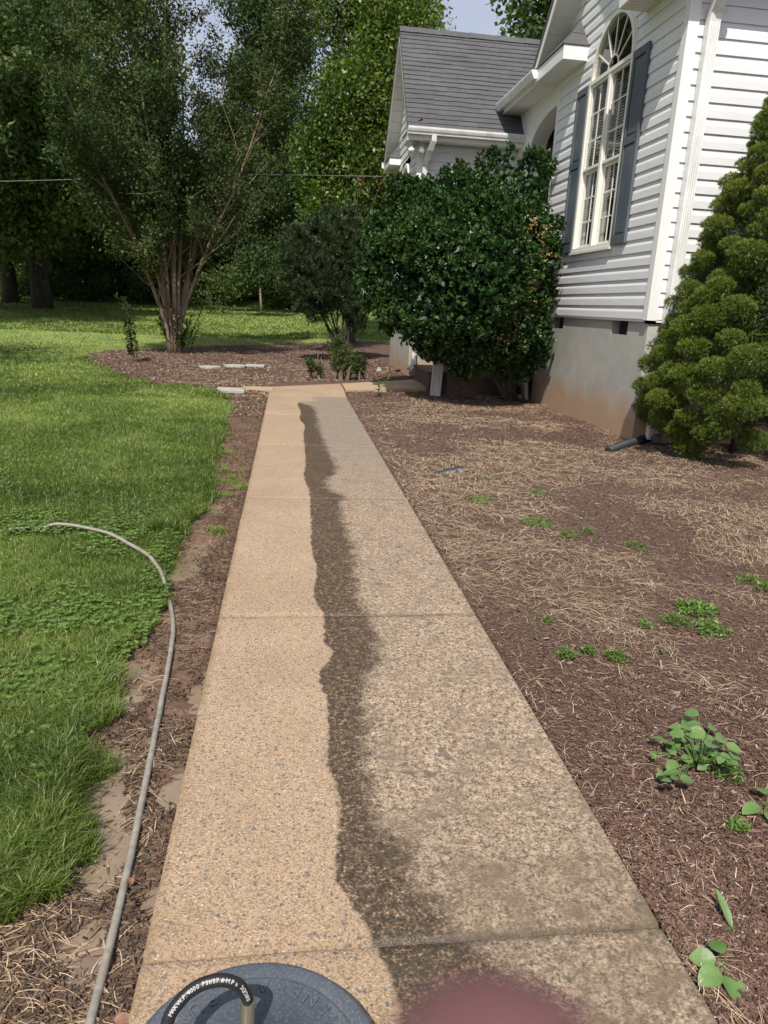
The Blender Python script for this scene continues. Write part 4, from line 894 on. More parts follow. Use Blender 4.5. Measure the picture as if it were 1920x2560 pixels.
# second crape myrtle and the tall yellow-green tree behind the wing
_g2 = GY(655, 770, 41.); B = []; _rb = random.Random(5)
for i in range(30):
    z = 1.6+i*.50; a = _rb.uniform(0, 6.28); q = _rb.uniform(.2, 1)*(3.0 if z < 11 else 2.3); B.append((_g2[0]+math.cos(a)*q, 41+math.sin(a)*q, z, 1.0, .9, 1.3))
_later = (B, _g2)
def big_tree(name, base, H, B, m, nleaf, L, W, label, cat='tree', group=None, trunk=.25, bark=BK_OAK, seed=1, per=9, spread=.35, lim=8, shell=.35, tr_h=.55, bias=None):
    rr = random.Random(seed); t_ = empty(name, tuple(base), label, cat, group); s_ = MB(); b = Vector(base)
    pts = limb(s_, b-Vector((0, 0, .2)), (rr.uniform(-.08, .08), rr.uniform(-.08, .08), 1), H*tr_h, trunk, trunk*.45, 8, .04, .02, rr, 10)
    for i in range(lim):
        bb = B[rr.randrange(len(B))]; j = rr.randint(2, 8); p = pts[j]; d = Vector(bb[:3])-p; limb(s_, p, d, d.length*.95, trunk*.3, trunk*.05, 6, .12, .0, rr, 6)
    s_.build('trunk', bark, t_, smooth=True)
    P, d = blobs(B, int(nleaf/per*1.5), shell); gk = fbm(P[:, 0]+.7*P[:, 1], P[:, 2]-.4*P[:, 1], .55, seed, 3)+.10*rng.random(len(P)) > .50; P, d = P[gk], d[gk]; sp_ = clump(P, spread, per); o_ = np.repeat(d, per, 0)
    bi = (.25+.5*vnoise(sp_[:, 0]+sp_[:, 1]*.5, sp_[:, 2], .6, 5)) if bias is None else bias+.3*(vnoise(sp_[:, 0]+sp_[:, 1]*.5, sp_[:, 2], .6, 5)-.5)
    leafobj('crown', sp_, L, W, m, t_, out=o_*.4, bias=bi); return t_
big_tree('crape_myrtle', (_later[1][0], 41, float(hz(_later[1][0], 41.))), 16, _later[0], L_MYR, 60000, .17, .10, 'dark crape myrtle in front of the wood, left of the yellow-green tree', group='crape myrtles', trunk=.07, bark=BK_MYR, seed=8, spread=.3, per=8, shell=.3, lim=14)
rb = random.Random(21); PX_ = GY(890, 500, 24.6)[0]
B = []
for i in range(26):
    z = 3.5+i*.55; a = rb.uniform(0, 6.28); r_ = 2.3*math.sin(min(1, (z-2)/5)*1.5)*(1-.035*max(0, z-10)); q = rb.uniform(.3, .8)*r_
    B.append((PX_+math.cos(a)*q, 24.6+math.sin(a)*q, z, 1.0, 1.0, 1.25))
big_tree('pear_tree', (PX_, 24.6, .1), 17, B, L_YEL, 120000, .125, .075, 'tall yellow-green tree rising behind the left roof end', seed=3, spread=.28, per=8, shell=.5, bias=.42, bark=BK_GRY, trunk=.16)
# a few crape blossoms beside the wing
P = []
for px, py in ((937, 398), (905, 452), (895, 477), (955, 466), (745, 40), (755, 8)): 
    c_ = GY(px, py, 22.5 if py > 100 else 23.); P.append(c_+rng.normal(size=(12, 3))*np.array([.05, .05, .07]))
M_RED = leafmat('crimson_petals', [(0, (.30, .03, .05)), (1, (.5, .08, .10))], .6, .3)
P = np.concatenate(P[:4]); B = [(1.9, 22.8, 3.6, .7, .5, 1.1), (1.45, 22.7, 2.6, .7, .5, .9), (2.1, 22.9, 5.2, .5, .4, .8)]
t_ = big_tree('crape_myrtle', (1.75, 22.9, float(hz(1.75, 22.9))), 5, B, L_MYR, 9000, .09, .05, 'small crape myrtle with red blossoms beside the wing roof', group='crape myrtles', trunk=.05, bark=BK_MYR, seed=9, lim=7, spread=.16, shell=.2, tr_h=.7)
leafobj('blossom', P, .05, .04, M_RED, t_)
# big tree behind the house on the right
B = []
for i in range(22):
    a = rb.uniform(0, 6.28); q = rb.uniform(1, 4.2); B.append((13.2+math.cos(a)*q, 33+math.sin(a)*q, rb.uniform(8, 18.5), 2.2, 2.2, 1.8))
big_tree('maple_tree', (13.2, 33, 0), 20, B, L_FAR, 60000, .26, .20, 'dense dark green tree showing above the roof ridge', seed=6, trunk=.3, spread=.4)
# ------------------------------------------------------------------ oaks at the left and the wood beyond
GO = 'oak trees at the left edge of the lawn'
def oak(px, py, rx, H, zlow, seed, label, nl, yy=None, size=.25, tr=.45):
    g = G(px, py); rr = random.Random(seed); B = []
    for i in range(34):
        a = rr.uniform(0, 6.28); q = rx*math.sqrt(rr.random()); z = rr.uniform(zlow, H-1.5); q *= math.sin(math.pi*min(.92, max(.18, (z-zlow+1)/(H-zlow+1)))**.8)
        B.append((g[0]+math.cos(a)*q, g[1]+math.sin(a)*q, g[2]+z, rr.uniform(1.2, 2.3), rr.uniform(1.2, 2.2), rr.uniform(.9, 1.5)))
    return big_tree('oak_tree', g, H, B, L_OAK, nl, size, size*.5, label, group=GO, trunk=tr, seed=seed, lim=16, spread=.42, per=10, tr_h=.5)
oak(108, 771, 7.2, 17, 2.3, 41, 'large dark oak whose thick trunk stands on the left lawn', 150000, tr=.52)
oak(28, 757, 6.8, 17, 3.0, 42, 'dark oak with its trunk at the left edge, behind another oak', 90000)
g = np.array([-11.5, 27., float(hz(-11.5, 27.))])
B = [(-11.8+rb.uniform(-2.6, 1.8), 27+rb.uniform(-2, 2), rb.uniform(5.0, 15), 1.5, 1.5, 1.2) for i in range(20)]
big_tree('pecan_tree', g+np.array([-3.5, 0, 0]), 15, B, L_OAK, 50000, .24, .10, 'feathery green tree filling the upper left corner', seed=12, spread=.34, bias=.62, trunk=.25)
# tree outside the frame on the left: it throws the broad shadow on the lawn
B = [(-9.6+rb.uniform(-1.6, 1.9), 13.6+rb.uniform(-2.3, 2.0), rb.uniform(3.2, 7.5), 1.4, 1.4, 1.1) for i in range(16)]
big_tree('shade_tree', (-9.8, 13.4, 0), 8, B, L_OAK, 14000, .2, .1, 'leafy tree standing beyond the left edge of the view', seed=14, trunk=.2)
labs = ['first tall wood-edge tree from the left, behind the oaks', 'second wood-edge tree, its crown between the two oak trunks', 'third wood-edge tree, seen left of the crape myrtle stems', 'wood-edge tree directly behind the left side of the crape myrtle', 'wood-edge tree directly behind the crape myrtle trunk', 'lower wood-edge tree just right of the crape myrtle stems', 'low wood-edge tree under the open patch of sky', 'wood-edge tree behind the narrow-leaved dark shrub', 'last wood-edge tree, next to the house wing']
specs = [(-33, 53, 19, 5.), (-26, 52, 20, 4.8), (-20.5, 53, 19, 4.6), (-15, 51, 15, 4.3), (-10.2, 52, 10.5, 4.), (-5.6, 52, 9.5, 3.8), (-1.2, 51, 11.3, 3.8), (3.4, 50, 12.5, 3.8), (8.5, 50, 14, 4.2)]
for i, ((x, y, H, r_), lab) in enumerate(zip(specs, labs)):
    g = (x, y, float(hz(x, y))); B = []
    for k in range(22):
        a = rb.uniform(0, 6.28); z = rb.uniform(1.8, H-1.3); q = r_*math.sqrt(rb.random())*min(1, .35+(H-z)/6.); B.append((x+math.cos(a)*q, y+math.sin(a)*q*.8, g[2]+z, rb.uniform(1.1, 1.9), 1.5, rb.uniform(.9, 1.5)))
    big_tree('woodland_tree', g, H, B, L_FAR, 17000, .36, .22, lab, group='trees along the edge of the wood', trunk=.22, seed=60+i, lim=6, spread=.42, per=8)
# understorey shrubs at the foot of the wood
us = [(-27, 47.5, 2.2, 1.8), (-22.5, 48, 2.4, 2.2), (-18.6, 48, 2.0, 1.9), (-15.2, 47.5, 2.2, 2.0), (-11.6, 47.6, 2.0, 1.7), (-8.2, 47.6, 2.0, 1.6), (-5.2, 46.6, 2.2, 2.1), (-2.4, 46.2, 2.3, 2.5), (.6, 46.2, 2.2, 2.6), (3.4, 46, 2.4, 2.2)]
ul = ['leftmost understorey bush at the far edge of the lawn', 'second bush from the left under the far trees', 'bush under the far trees between oak trunk and lawn edge', 'bush at the far lawn edge left of the crape myrtle', 'low bush at the far lawn edge behind the sapling', 'low bush at the far lawn edge behind the crape myrtle stems', 'green bush at the far lawn edge just right of the crape myrtle', 'bright green bush in the middle of the far lawn edge', 'bright green tall bush at the far lawn edge by the dark shrub', 'rightmost bush at the far lawn edge, behind the dark shrub']
for i, ((x, y, r_, h), lab) in enumerate(zip(us, ul)):
    g = (x, y, float(hz(x, y))); B = [(x+rb.uniform(-r_, r_)*.7, y+rb.uniform(-.6, .6), g[2]+rb.uniform(.35, h*.8), .75, .7, .65) for k in range(10)]
    big_tree('understorey_bush', g, h, B, L_LIGHT if i in (1, 6, 7, 8) else L_FAR, 2600, .17, .11, lab, cat='bush', group='bushes along the far lawn edge', trunk=.05, seed=90+i, lim=5, spread=.22, per=6)
B = [(x, y+rb.uniform(-2, 3), rb.uniform(.5, hmax), 2.3, 2., 1.7) for x in np.arange(-50, 16, 1.25) for y in (57, 60) for hmax in ((13 if x < -14 else 7.0 if x < 2 else 11), 5.)]
P, d = blobs(B, 9500, .2); P = clump(P, .6, 7); tag(leafobj('woodland', P, .42, .28, L_FAR, out=np.repeat(d, 7, 0)*.3), kind='stuff'); bpy.context.scene.objects['woodland']['label'] = 'dark mass of woodland beyond the lawn'; bpy.context.scene.objects['woodland']['category'] = 'woodland'
# fallen pale sticks at the wood edge
m_ = MB(); a = GY(532, 762, 45.5); a[2] = float(hz(a[0], a[1]))
for dx_, dz_ in ((-.35, .9), (.45, .75)): m_.tube([(a[0], a[1], a[2]), (a[0]+dx_, a[1]+.1, a[2]+dz_)], .035, 5)
tag(m_.build('dead_branch', MGREYW), 'pale forked dead branch standing at the far lawn edge', 'branch')
# ------------------------------------------------------------------ narrow-leaved dark shrub
def shrub_px(name, base, stems, BL, n, per, m, L, W, label, seed, bark=BK_GRY, shell=.5, out=.8, bias=None, parent=None, clip=None, spread=.05):
    rr = random.Random(seed); t_ = empty(name, tuple(base), label, 'shrub'); s_ = MB()
    for i in range(stems):
        bb = BL[i % len(BL)]; b = Vector(base)+Vector((rr.uniform(-.18, .18), rr.uniform(-.12, .12), -.05)); d = Vector(bb[:3])-b; limb(s_, b, d+Vector((0, 0, .3)), d.length, rr.uniform(.02, .045), .008, 8, .08, .0, rr, 7)
    s_.build('stems', bark, t_, smooth=True)
    P, d = blobs(BL, int(n*1.25), shell, .26); gk = fbm(P[:, 0]*1.3+P[:, 1], P[:, 2]+.5*P[:, 0], 2.6, seed, 3)+.10*rng.random(len(P)) > .45; P, d = P[gk], d[gk]
    if clip is not None: k = clip(P); P, d = P[k], d[k]
    P2 = np.repeat(P, per, 0)+rng.normal(size=(len(P)*per, 3))*spread*.35; D2 = np.repeat(d, per, 0)
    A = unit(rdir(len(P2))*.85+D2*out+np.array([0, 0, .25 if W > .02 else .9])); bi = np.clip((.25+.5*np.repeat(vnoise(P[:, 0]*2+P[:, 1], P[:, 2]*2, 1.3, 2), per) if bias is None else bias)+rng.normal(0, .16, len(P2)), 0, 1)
    k = len(P2); link('leaves', leafmesh('leaves', P2, A, unit(rdir(k)*.7+D2*.6+np.array([0, 0, .7])), L*(.7+.5*rng.random(k)), W*(.7+.5*rng.random(k)), bi, .12), m, t_); return t_, P
sb = G(858, 902); yb = sb[1]; k_ = yb/CAMF*1.02
def PB(lst, y): 
    o = []
    for px, py, r_, dy in lst: c_ = GY(px, py, y+dy); q = r_*(y+dy)/CAMF; o.append((c_[0], c_[1], c_[2], q, q*.9, q))
    return o
BL = PB([(760, 640, 60, 0), (830, 600, 62, .1), (880, 640, 58, 0), (800, 700, 62, -.2), (870, 730, 55, -.1), (740, 700, 45, .1), (905, 700, 40, .1), (800, 770, 38, 0), (890, 800, 30, -.1), (745, 600, 30, 0), (865, 570, 34, .2), (725, 650, 28, .0), (770, 745, 40, 0), (835, 760, 45, .1), (845, 540, 18, .1), (800, 555, 16, 0), (870, 528, 14, .1), (775, 575, 18, .1), (895, 570, 15, 0), (735, 580, 14, 0), (820, 530, 12, .2)], yb)
shrub_px('narrow_leaved_shrub', sb, 12, BL, 6500, 15, L_DARK, .11, .016, 'tall dark shrub with narrow leaves and bare lower stems behind the small bushes', 5, BK_OAK, .35, .7)
for i, (px, py, h, r_, lab) in enumerate([(795, 946, 66, 34, 'small round leafy bush at the left of three by the path end'), (857, 948, 66, 34, 'small leafy bush in the middle of three by the path end'), (890, 950, 60, 26, 'small leafy bush at the right of three, nearest the wing'), (846, 925, 74, 36, 'taller leafy bush just behind the three small ones')]):
    b = G(px, py); BL = PB([(px, py-h*.55, r_*.8, 0), (px-r_*.4, py-h*.7, r_*.55, 0), (px+r_*.45, py-h*.75, r_*.55, 0), (px, py-h, r_*.4, 0), (px+r_*.5, py-h*.4, r_*.4, 0)], b[1])
    o_, _p = shrub_px('small_bush', b, 6, BL, 330, 9, L_MYR, .052, .022, lab, 30+i, BK_GRY, .15, .5, bias=.72); o_['group'] = 'small bushes by the path end'; o_['category'] = 'bush'
shoots(G(943, 992), .5, 3, .04, 'single young seedling with long leaves beside the walkway', 'seedling', .11, L_WEED, 14, 8, cat='seedling', spread=.4, wd=.22)
# ------------------------------------------------------------------ big holly by the porch
hy = 11.3
BL = PB([(1130, 640, 150, .2), (1270, 640, 115, .0), (1010, 660, 105, .5), (1150, 540, 105, .5), (1300, 510, 65, .4), (1110, 770, 115, -.1), (1255, 790, 110, -.1), (1190, 700, 130, -.6), (975, 600, 62, .8), (1345, 720, 50, .2), (985, 775, 50, .3), (1330, 850, 62, .1), (945, 700, 48, .7), (1215, 465, 55, .6), (1335, 425, 45, .6), (1045, 520, 60, .6), (1085, 850, 48, .0), (1180, 870, 75, -.2), (1290, 905, 50, .1), (1100, 600, 100, -.3), (1220, 590, 100, -.3), (1370, 620, 30, .0), (1390, 560, 18, -.1), (930, 640, 40, .8), (1255, 405, 22, .6), (1005, 485, 38, .7), (1195, 398, 15, .6), (1160, 425, 15, .6), (1232, 384, 13, .6), (1060, 468, 17, .6), (1030, 458, 12, .6), (950, 545, 17, .7), (1275, 378, 14, .6), (1345, 392, 13, .6), (905, 690, 16, .8), (925, 760, 18, .7), (1405, 600, 10, 0)], hy)
hclip = lambda P: ~((P[:, 0] > 4.06) & (P[:, 1] < 12.25)) & (P[:, 2] > .28)
hb = G(1250, 984); _o, HPt = shrub_px('holly_bush', (hb[0], 12.0, 0), 9, BL, 31000, 8, L_HOL, .052, .030, 'huge dark glossy holly bush in front of the porch', 7, BK_GRY, .62, .75, clip=hclip, spread=.02)
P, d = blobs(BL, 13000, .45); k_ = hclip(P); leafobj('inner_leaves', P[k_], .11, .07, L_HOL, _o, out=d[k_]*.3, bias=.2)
P = []
for px, py, s_ in ((1350, 590, .10), (1330, 560, .06), (1325, 690, .12), (1315, 720, .08), (1275, 840, .08), (1360, 640, .05), (1335, 760, .1), (1240, 845, .05)):
    c_ = GY(px, py, 10.72); P.append(c_+rng.normal(size=(40, 3))*s_)
P = np.concatenate(P); P = P[P[:, 0] < 4.05]
leafobj('yellowed_leaves', P, .045, .024, leafmat('yellowed_leaves', [(0, (.30, .16, .05)), (.5, (.38, .27, .10)), (1, (.42, .36, .16))], .35, .2), _o)
# ------------------------------------------------------------------ dwarf conical spruce by the corner
cx, cy = 5.02, 7.50
sp_o = empty('dwarf_spruce', (cx, cy, 0), 'cone-shaped dwarf spruce with tufted bright green pads by the house corner', 'conifer')
zr_ = np.array([.15, .35, .62, 1.1, 1.6, 2.0, 2.5, 3.0, 3.5, 4.0, 4.3]); rr_ = np.array([.45, .98, 1.10, 1.04, .88, .76, .62, .48, .33, .16, .03])
pads = []
for i in range(270):
    z = .25+4.0*((i+rng.random()*.8)/270)**1.2; a = (i*2.39996+rng.normal(0, .12)) % (2*math.pi); r_ = np.interp(z, zr_, rr_)
    if z < 1.0 and math.sin(a) < .3 and math.cos(a) > -.35: continue
    s_ = rng.uniform(.10, .20)*(1-.12*z); q_ = rng.uniform(.90, 1.07); pads.append((cx+math.cos(a)*(r_-s_*.4)*q_, cy+math.sin(a)*(r_-s_*.4)*q_, z, s_*1.25, s_*1.25, s_*.85))
pads += [(4.22, 7.35, .30, .16, .15, .14), (4.30, 7.30, .13, .15, .14, .10), (4.12, 7.4, .62, .17, .16, .14), (4.10, 7.45, .9, .15, .15, .14), (4.35, 7.2, .2, .12, .12, .1)]
P, d = blobs(pads, 74000, .8, .1); up_ = (d[:, 2] > -.15) | (rng.random(len(d)) < .15); P, d = P[up_], d[up_]; k = (P[:, 1] < 8.22) & (P[:, 2] > .02); P, d = P[k], d[k]
per = 14; Q = np.repeat(P, per, 0); D2 = np.repeat(d, per, 0); A = unit(rdir(len(Q))*.9+D2*.9+np.array([0, 0, .35])); B2 = unit(np.cross(A, rdir(len(Q)))); Ln = (.016+.017*rng.random(len(Q)))[:, None]
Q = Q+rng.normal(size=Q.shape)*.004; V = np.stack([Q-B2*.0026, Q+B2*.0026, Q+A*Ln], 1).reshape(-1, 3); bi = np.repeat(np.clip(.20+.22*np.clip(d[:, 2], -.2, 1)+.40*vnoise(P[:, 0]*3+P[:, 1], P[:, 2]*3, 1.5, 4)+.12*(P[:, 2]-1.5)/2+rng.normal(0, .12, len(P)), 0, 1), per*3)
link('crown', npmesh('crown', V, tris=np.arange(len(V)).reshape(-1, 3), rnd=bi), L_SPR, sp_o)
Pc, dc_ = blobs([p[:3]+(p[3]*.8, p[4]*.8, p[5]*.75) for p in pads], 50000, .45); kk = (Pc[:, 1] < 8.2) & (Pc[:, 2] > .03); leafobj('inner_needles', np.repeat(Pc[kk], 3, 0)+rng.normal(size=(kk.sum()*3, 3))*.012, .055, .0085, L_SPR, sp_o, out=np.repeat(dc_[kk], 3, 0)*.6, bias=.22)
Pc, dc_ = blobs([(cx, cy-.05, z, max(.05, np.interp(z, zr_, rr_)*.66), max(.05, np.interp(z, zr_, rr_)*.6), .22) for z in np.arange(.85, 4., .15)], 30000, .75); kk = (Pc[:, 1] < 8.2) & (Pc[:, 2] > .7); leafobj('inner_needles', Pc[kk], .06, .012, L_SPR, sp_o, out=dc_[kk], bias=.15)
Pc, dc_ = blobs([(cx, cy, z, max(.05, np.interp(z, zr_, rr_)*.62), max(.05, np.interp(z, zr_, rr_)*.55), .25) for z in np.arange(.9, 4., .2)], 9000, .8); kk = Pc[:, 1] < 8.2; Pc, dc_ = Pc[kk], dc_[kk]
leafobj('inner_twigs', Pc[::3], .07, .005, BK_OAK, sp_o, out=dc_[::3])
m_ = MB(); rs = random.Random(3); tb = limb(m_, (cx+.12, cy+.25, -.05), (-.02, -.03, 1), 2.6, .055, .02, 8, .04, 0, rs, 9)
for i in range(60):
    j = rs.randint(1, 6); a = rs.uniform(0, 6.28); limb(m_, tb[j], (math.cos(a), math.sin(a), rs.uniform(-.25, .35)), rs.uniform(.5, .95), .012, .003, 6, .16, .0, rs, 5)
m_.build('trunk', BK_OAK, sp_o, smooth=True)
# ------------------------------------------------------------------ lawn grass, clover, mulch, straw
def gz_(x, y): return hz(x, y)+relief(x, y)
def blades(name, x, y, h, w_, lean, rnd, mat_, dirv=None):
    n = len(x); z = gz_(x, y)-.004; a = rng.uniform(0, 2*math.pi, n); A = np.stack([np.cos(a), np.sin(a), 0*a], 1); b = a+rng.normal(0, 1.3, n)+1.57
    Ld = np.stack([np.cos(b), np.sin(b), 0*b], 1)*(lean*h)[:, None]; P = np.stack([x, y, z], 1); Z = np.array([0, 0, 1.]); w_ = w_[:, None]; hh = h[:, None]
    v0 = P-A*w_*.5; v1 = P+A*w_*.5; m_ = P+Ld*.35+Z*hh*.6; v2 = m_+A*w_*.42; v3 = m_-A*w_*.42; v4 = P+Ld+Z*hh*(1-.25*lean[:, None])
    V = np.stack([v0, v1, v2, v3, v4], 1).reshape(-1, 3); i = np.arange(n)*5
    return npmesh(name, V, quads=np.stack([i, i+1, i+2, i+3], 1), tris=np.stack([i+3, i+2, i+4], 1), rnd=np.repeat(rnd, 5))
L_GRS = leafmat('grass_blades', [(0, (.065, .100, .013)), (.35, (.135, .185, .038)), (.75, (.225, .28, .072)), (.93, (.30, .34, .12)), (1, (.46, .40, .21))], .42, .38)
def lawn_pts(n, y0, y1, pw=1.5):
    u = rng.random(n); y = (y0**(1-pw)+u*(y1**(1-pw)-y0**(1-pw)))**(1/(1-pw)); x = -.62-rng.random(n)*(.36*y+.25)-0*y
    x = rng.uniform(-.40*y-.65, np.where(y > 14, .6*y, -.5)); return x, y
gx, gy, gh, gw, gr, gl = [], [], [], [], [], []
for n, y0, y1, h0, w0 in ((150000, 1.35, 5, .044, .0036), (150000, 4.5, 12, .050, .0062), (110000, 11, 27, .055, .013), (70000, 26, 47, .075, .035)):
    x, y = lawn_pts(n, y0, y1); d = zone(x, y)+.24*(fbm(x, y, 7, 23)-.5); tall = fbm(x, y, 2.2, 12)
    k = (d > -.015-.03*tall) & (rng.random(n) < np.clip(.35+1.2*fbm(x, y, 6, 14), 0, 1)); x, y, d, tall = x[k], y[k], d[k], tall[k]; m = len(x)
    f = np.exp(-(np.abs(d)/.16)**2)*np.where(y < 6, .75, .5); gx.append(x); gy.append(y); gh.append(h0*(.55+.8*rng.random(m))*(.6+.8*tall)*(1+.8*f)); gw.append(w0*(.7+.6*rng.random(m))); gl.append(.2+1.0*rng.random(m))
    gr.append(np.clip(.26+1.1*(fbm(x, y, .9, 15)-.42)+.45*(fbm(x, y, 5, 16)-.5)+rng.normal(0, .17, m), 0, 1))
x, y, h_, w_, r_, l_ = map(np.concatenate, (gx, gy, gh, gw, gr, gl))
grass = link('lawn_grass', blades('lawn_grass', x, y, h_, w_, l_, r_, L_GRS), L_GRS); tag(grass, 'mown green grass of the lawn', 'grass', kind='stuff')
# small tufts of grass within the mud strip and the beds, and coarse tufts along the edge
tx, ty = [], []
for px, py, s_ in [(530, 1195, 22), (555, 1170, 18), (575, 1200, 14), (560, 1240, 12), (600, 1215, 14), (545, 1330, 10), (430, 1410, 10), (465, 1415, 8), (575, 1130, 10), (640, 1000, 8)]:
    for k in range(10): tx.append(px+rng.normal()*s_); ty.append(py+rng.normal()*s_*.4)
Pg = np.array([G(a, b) for a, b in zip(tx, ty)]); k = rng.integers(0, len(Pg), 3600); x = Pg[k, 0]+rng.normal(0, .018, len(k)); y = Pg[k, 1]+rng.normal(0, .022, len(k)); q = (x < PL-.01); x, y = x[q], y[q]; m = len(x)
tag(link('grass_tufts', blades('grass_tufts', x, y, .022+.03*rng.random(m), .003+.002*rng.random(m), .6+.8*rng.random(m), np.clip(.6+rng.normal(0, .15, m), 0, 1), L_GRS), L_GRS), 'sparse sprigs of grass in the mud beside the path', 'grass', kind='stuff')
# clover and low broad leaves along the edge of the near lawn
n = 15000; x = rng.uniform(-2.2, -.5, n); y = 1.3+3.6*rng.random(n)**1.3; d = zone(x, y); k = (d > -.03) & ((fbm(x, y, 3.2, 21)+.16*(rng.random(n)-.5) > .54) | ((d < .1) & (fbm(x, y, 6, 22) > .42))); x, y = x[k], y[k]; n = len(x)
z = gz_(x, y)+.018+.030*rng.random(n); P = np.stack([x, y, z], 1); a0_ = rng.uniform(0, 6.28, n); PP, AA = [], []
for j in range(3):
    a = a0_+j*2.094; A = np.stack([np.cos(a), np.sin(a), .25+0*a], 1); PP.append(P); AA.append(A)
PP, AA = np.concatenate(PP), np.concatenate(AA); m = len(PP)
tag(link('clover', leafmesh('clover', PP, AA, unit(rdir(m)*.35+np.array([0, 0, 1.])), .013+.010*rng.random(m), .014+.008*rng.random(m), np.clip(.55+rng.normal(0, .2, m), 0, 1)), L_WEED), 'clover and small round weeds in the near edge of the lawn', 'clover', kind='stuff')
# mulch chips
MCH = mat('bark_mulch_chips', (.1, .06, .04), .88); t = NT(MCH); c = t.ramp(t.attr('rnd'), [(0, (.032, .016, .011)), (.35, (.098, .052, .037)), (.62, (.175, .104, .074)), (.82, (.26, .185, .135)), (.93, (.34, .27, .21)), (1, (.46, .40, .34))])
c = t.mix(t.grey(t.noise(140, 3, .6), .4, .65, 0, .5), c, t.mix(1., c, (.45, .42, .4), 'MULTIPLY')); t.col(c)
MWD = mat('wet_litter', (.1, .06, .04), .6); t = NT(MWD); t.col(t.ramp(t.attr('rnd'), [(0, (.028, .017, .010)), (.35, (.085, .050, .029)), (.62, (.16, .098, .058)), (.85, (.25, .165, .10)), (1, (.38, .28, .18))]))
def chips(name, x, y, L, W, rnd, dz=.004, mat_=MCH, tilt=.30, ang=None):
    n = len(x); z = np.where(x < PL, np.maximum(gz_(x, y), -.0315), gz_(x, y))+dz+.008*rng.random(n); a = rng.uniform(0, 2*math.pi, n) if ang is None else ang
    A = unit(np.stack([np.cos(a), np.sin(a), rng.normal(0, tilt, n)], 1)); Nn = unit(rng.normal(0, tilt, (n, 3))+np.array([0, 0, 1.])); B = unit(np.cross(Nn, A)); Nn = np.cross(A, B)
    P = np.stack([x, y, z], 1); L = L[:, None]; W = W[:, None]; T = W*.28; tp = (.5+.5*rng.random(n))[:, None]
    V = np.stack([P-A*L/2-B*W*.5*tp-Nn*T, P+A*L/2-B*W/2-Nn*T, P+A*L*.42+Nn*T, P-A*L*.45+Nn*T, P-A*L/2+B*W*.5-Nn*T, P+A*L/2+B*W*.45*tp-Nn*T], 1).reshape(-1, 3); i = np.arange(n)*6
    return npmesh(name, V, quads=np.concatenate([np.stack([i, i+1, i+2, i+3], 1), np.stack([i+3, i+2, i+5, i+4], 1)]), rnd=np.repeat(rnd, 6))
def bedpts(n, y0, y1, pw, x0f, x1f):
    u = rng.random(n); y = (y0**(1-pw)+u*(y1**(1-pw)-y0**(1-pw)))**(1/(1-pw)); return rng.uniform(x0f(y), x1f(y)), y
wallx = lambda y: np.where(y < 8.2, 5.6, 4.14)
X_1, Y_1 = bedpts(270000, .95, 13.5, 1.35, lambda y: PR+.008+0*y, lambda y: np.minimum(.92*y+1.7, wallx(y)))
k = ~((Y_1 > 12.1) & (X_1 < 2.35) & (Y_1 < 13.5)); X_1, Y_1 = X_1[k], Y_1[k]; m = len(X_1); lod = np.clip(Y_1/5, .75, 2.0)
patch = fbm(X_1, Y_1, .8, 31)
tag(link('bark_mulch', chips('bark_mulch', X_1, Y_1, (.008+.024*rng.random(m)**2)*lod**.5, (.0022+.0042*rng.random(m)**1.5)*lod, np.clip(.15+.55*rng.random(m)**1.2+.35*(patch-.5)+(rng.random(m) < .05)*.45, 0, 1)), MCH), 'dark brown shredded bark mulch of the right bed', 'mulch', kind='stuff')
# coarse larger pieces on top
X_2, Y_2 = bedpts(5200, .95, 10, 1.3, lambda y: PR+.02+0*y, lambda y: np.minimum(.92*y+1.7, wallx(y))); m = len(X_2)
tag(link('bark_pieces', chips('bark_pieces', X_2, Y_2, .02+.04*rng.random(m)**2.5, .004+.008*rng.random(m)**1.5, np.clip(.1+.78*rng.random(m)**1.8, 0, 1), .008), MCH), 'larger bark pieces strewn over the mulch', 'mulch', kind='stuff')
# left bed and the muddy strip
X_3, Y_3 = bedpts(46000, 9.5, 26, 1.001, lambda y: -5.2+0*y, lambda y: np.where(y > 13.6, 3.6, PL-.02)); k = (zone(X_3, Y_3) < .0) & ~((X_3 > 2.25) & (Y_3 > 14.3)); X_3, Y_3 = X_3[k], Y_3[k]; m = len(X_3)
tag(link('bark_mulch', chips('bark_mulch', X_3, Y_3, .03+.05*rng.random(m)**2, .010+.014*rng.random(m), np.clip(.08+.7*rng.random(m)**1.25+(rng.random(m) < .06)*.4, 0, 1)), MCH), 'reddish brown bark mulch of the far left bed', 'mulch', kind='stuff')
X_4, Y_4 = bedpts(60000, 1.05, 12.5, 1.1, lambda y: -1.15+0*y, lambda y: PL-.006+0*y); d = zone(X_4, Y_4); gz0 = relief(X_4, Y_4, d); k = (d < .01) & ((gz0 > -.028) | (rng.random(len(d)) < .16)) & (fbm(X_4, Y_4, 5, 41)+.25*rng.random(len(d)) > .57); X_4, Y_4 = X_4[k], Y_4[k]; m = len(X_4)
tag(link('wet_debris', chips('wet_debris', X_4, Y_4, (.010+.035*rng.random(m)**2.2), .0025+.006*rng.random(m)**1.5, np.clip(.02+.62*rng.random(m)**1.4, 0, 1), .001), MWD), 'wet bark and leaf bits in the mud strip', 'debris', kind='stuff')
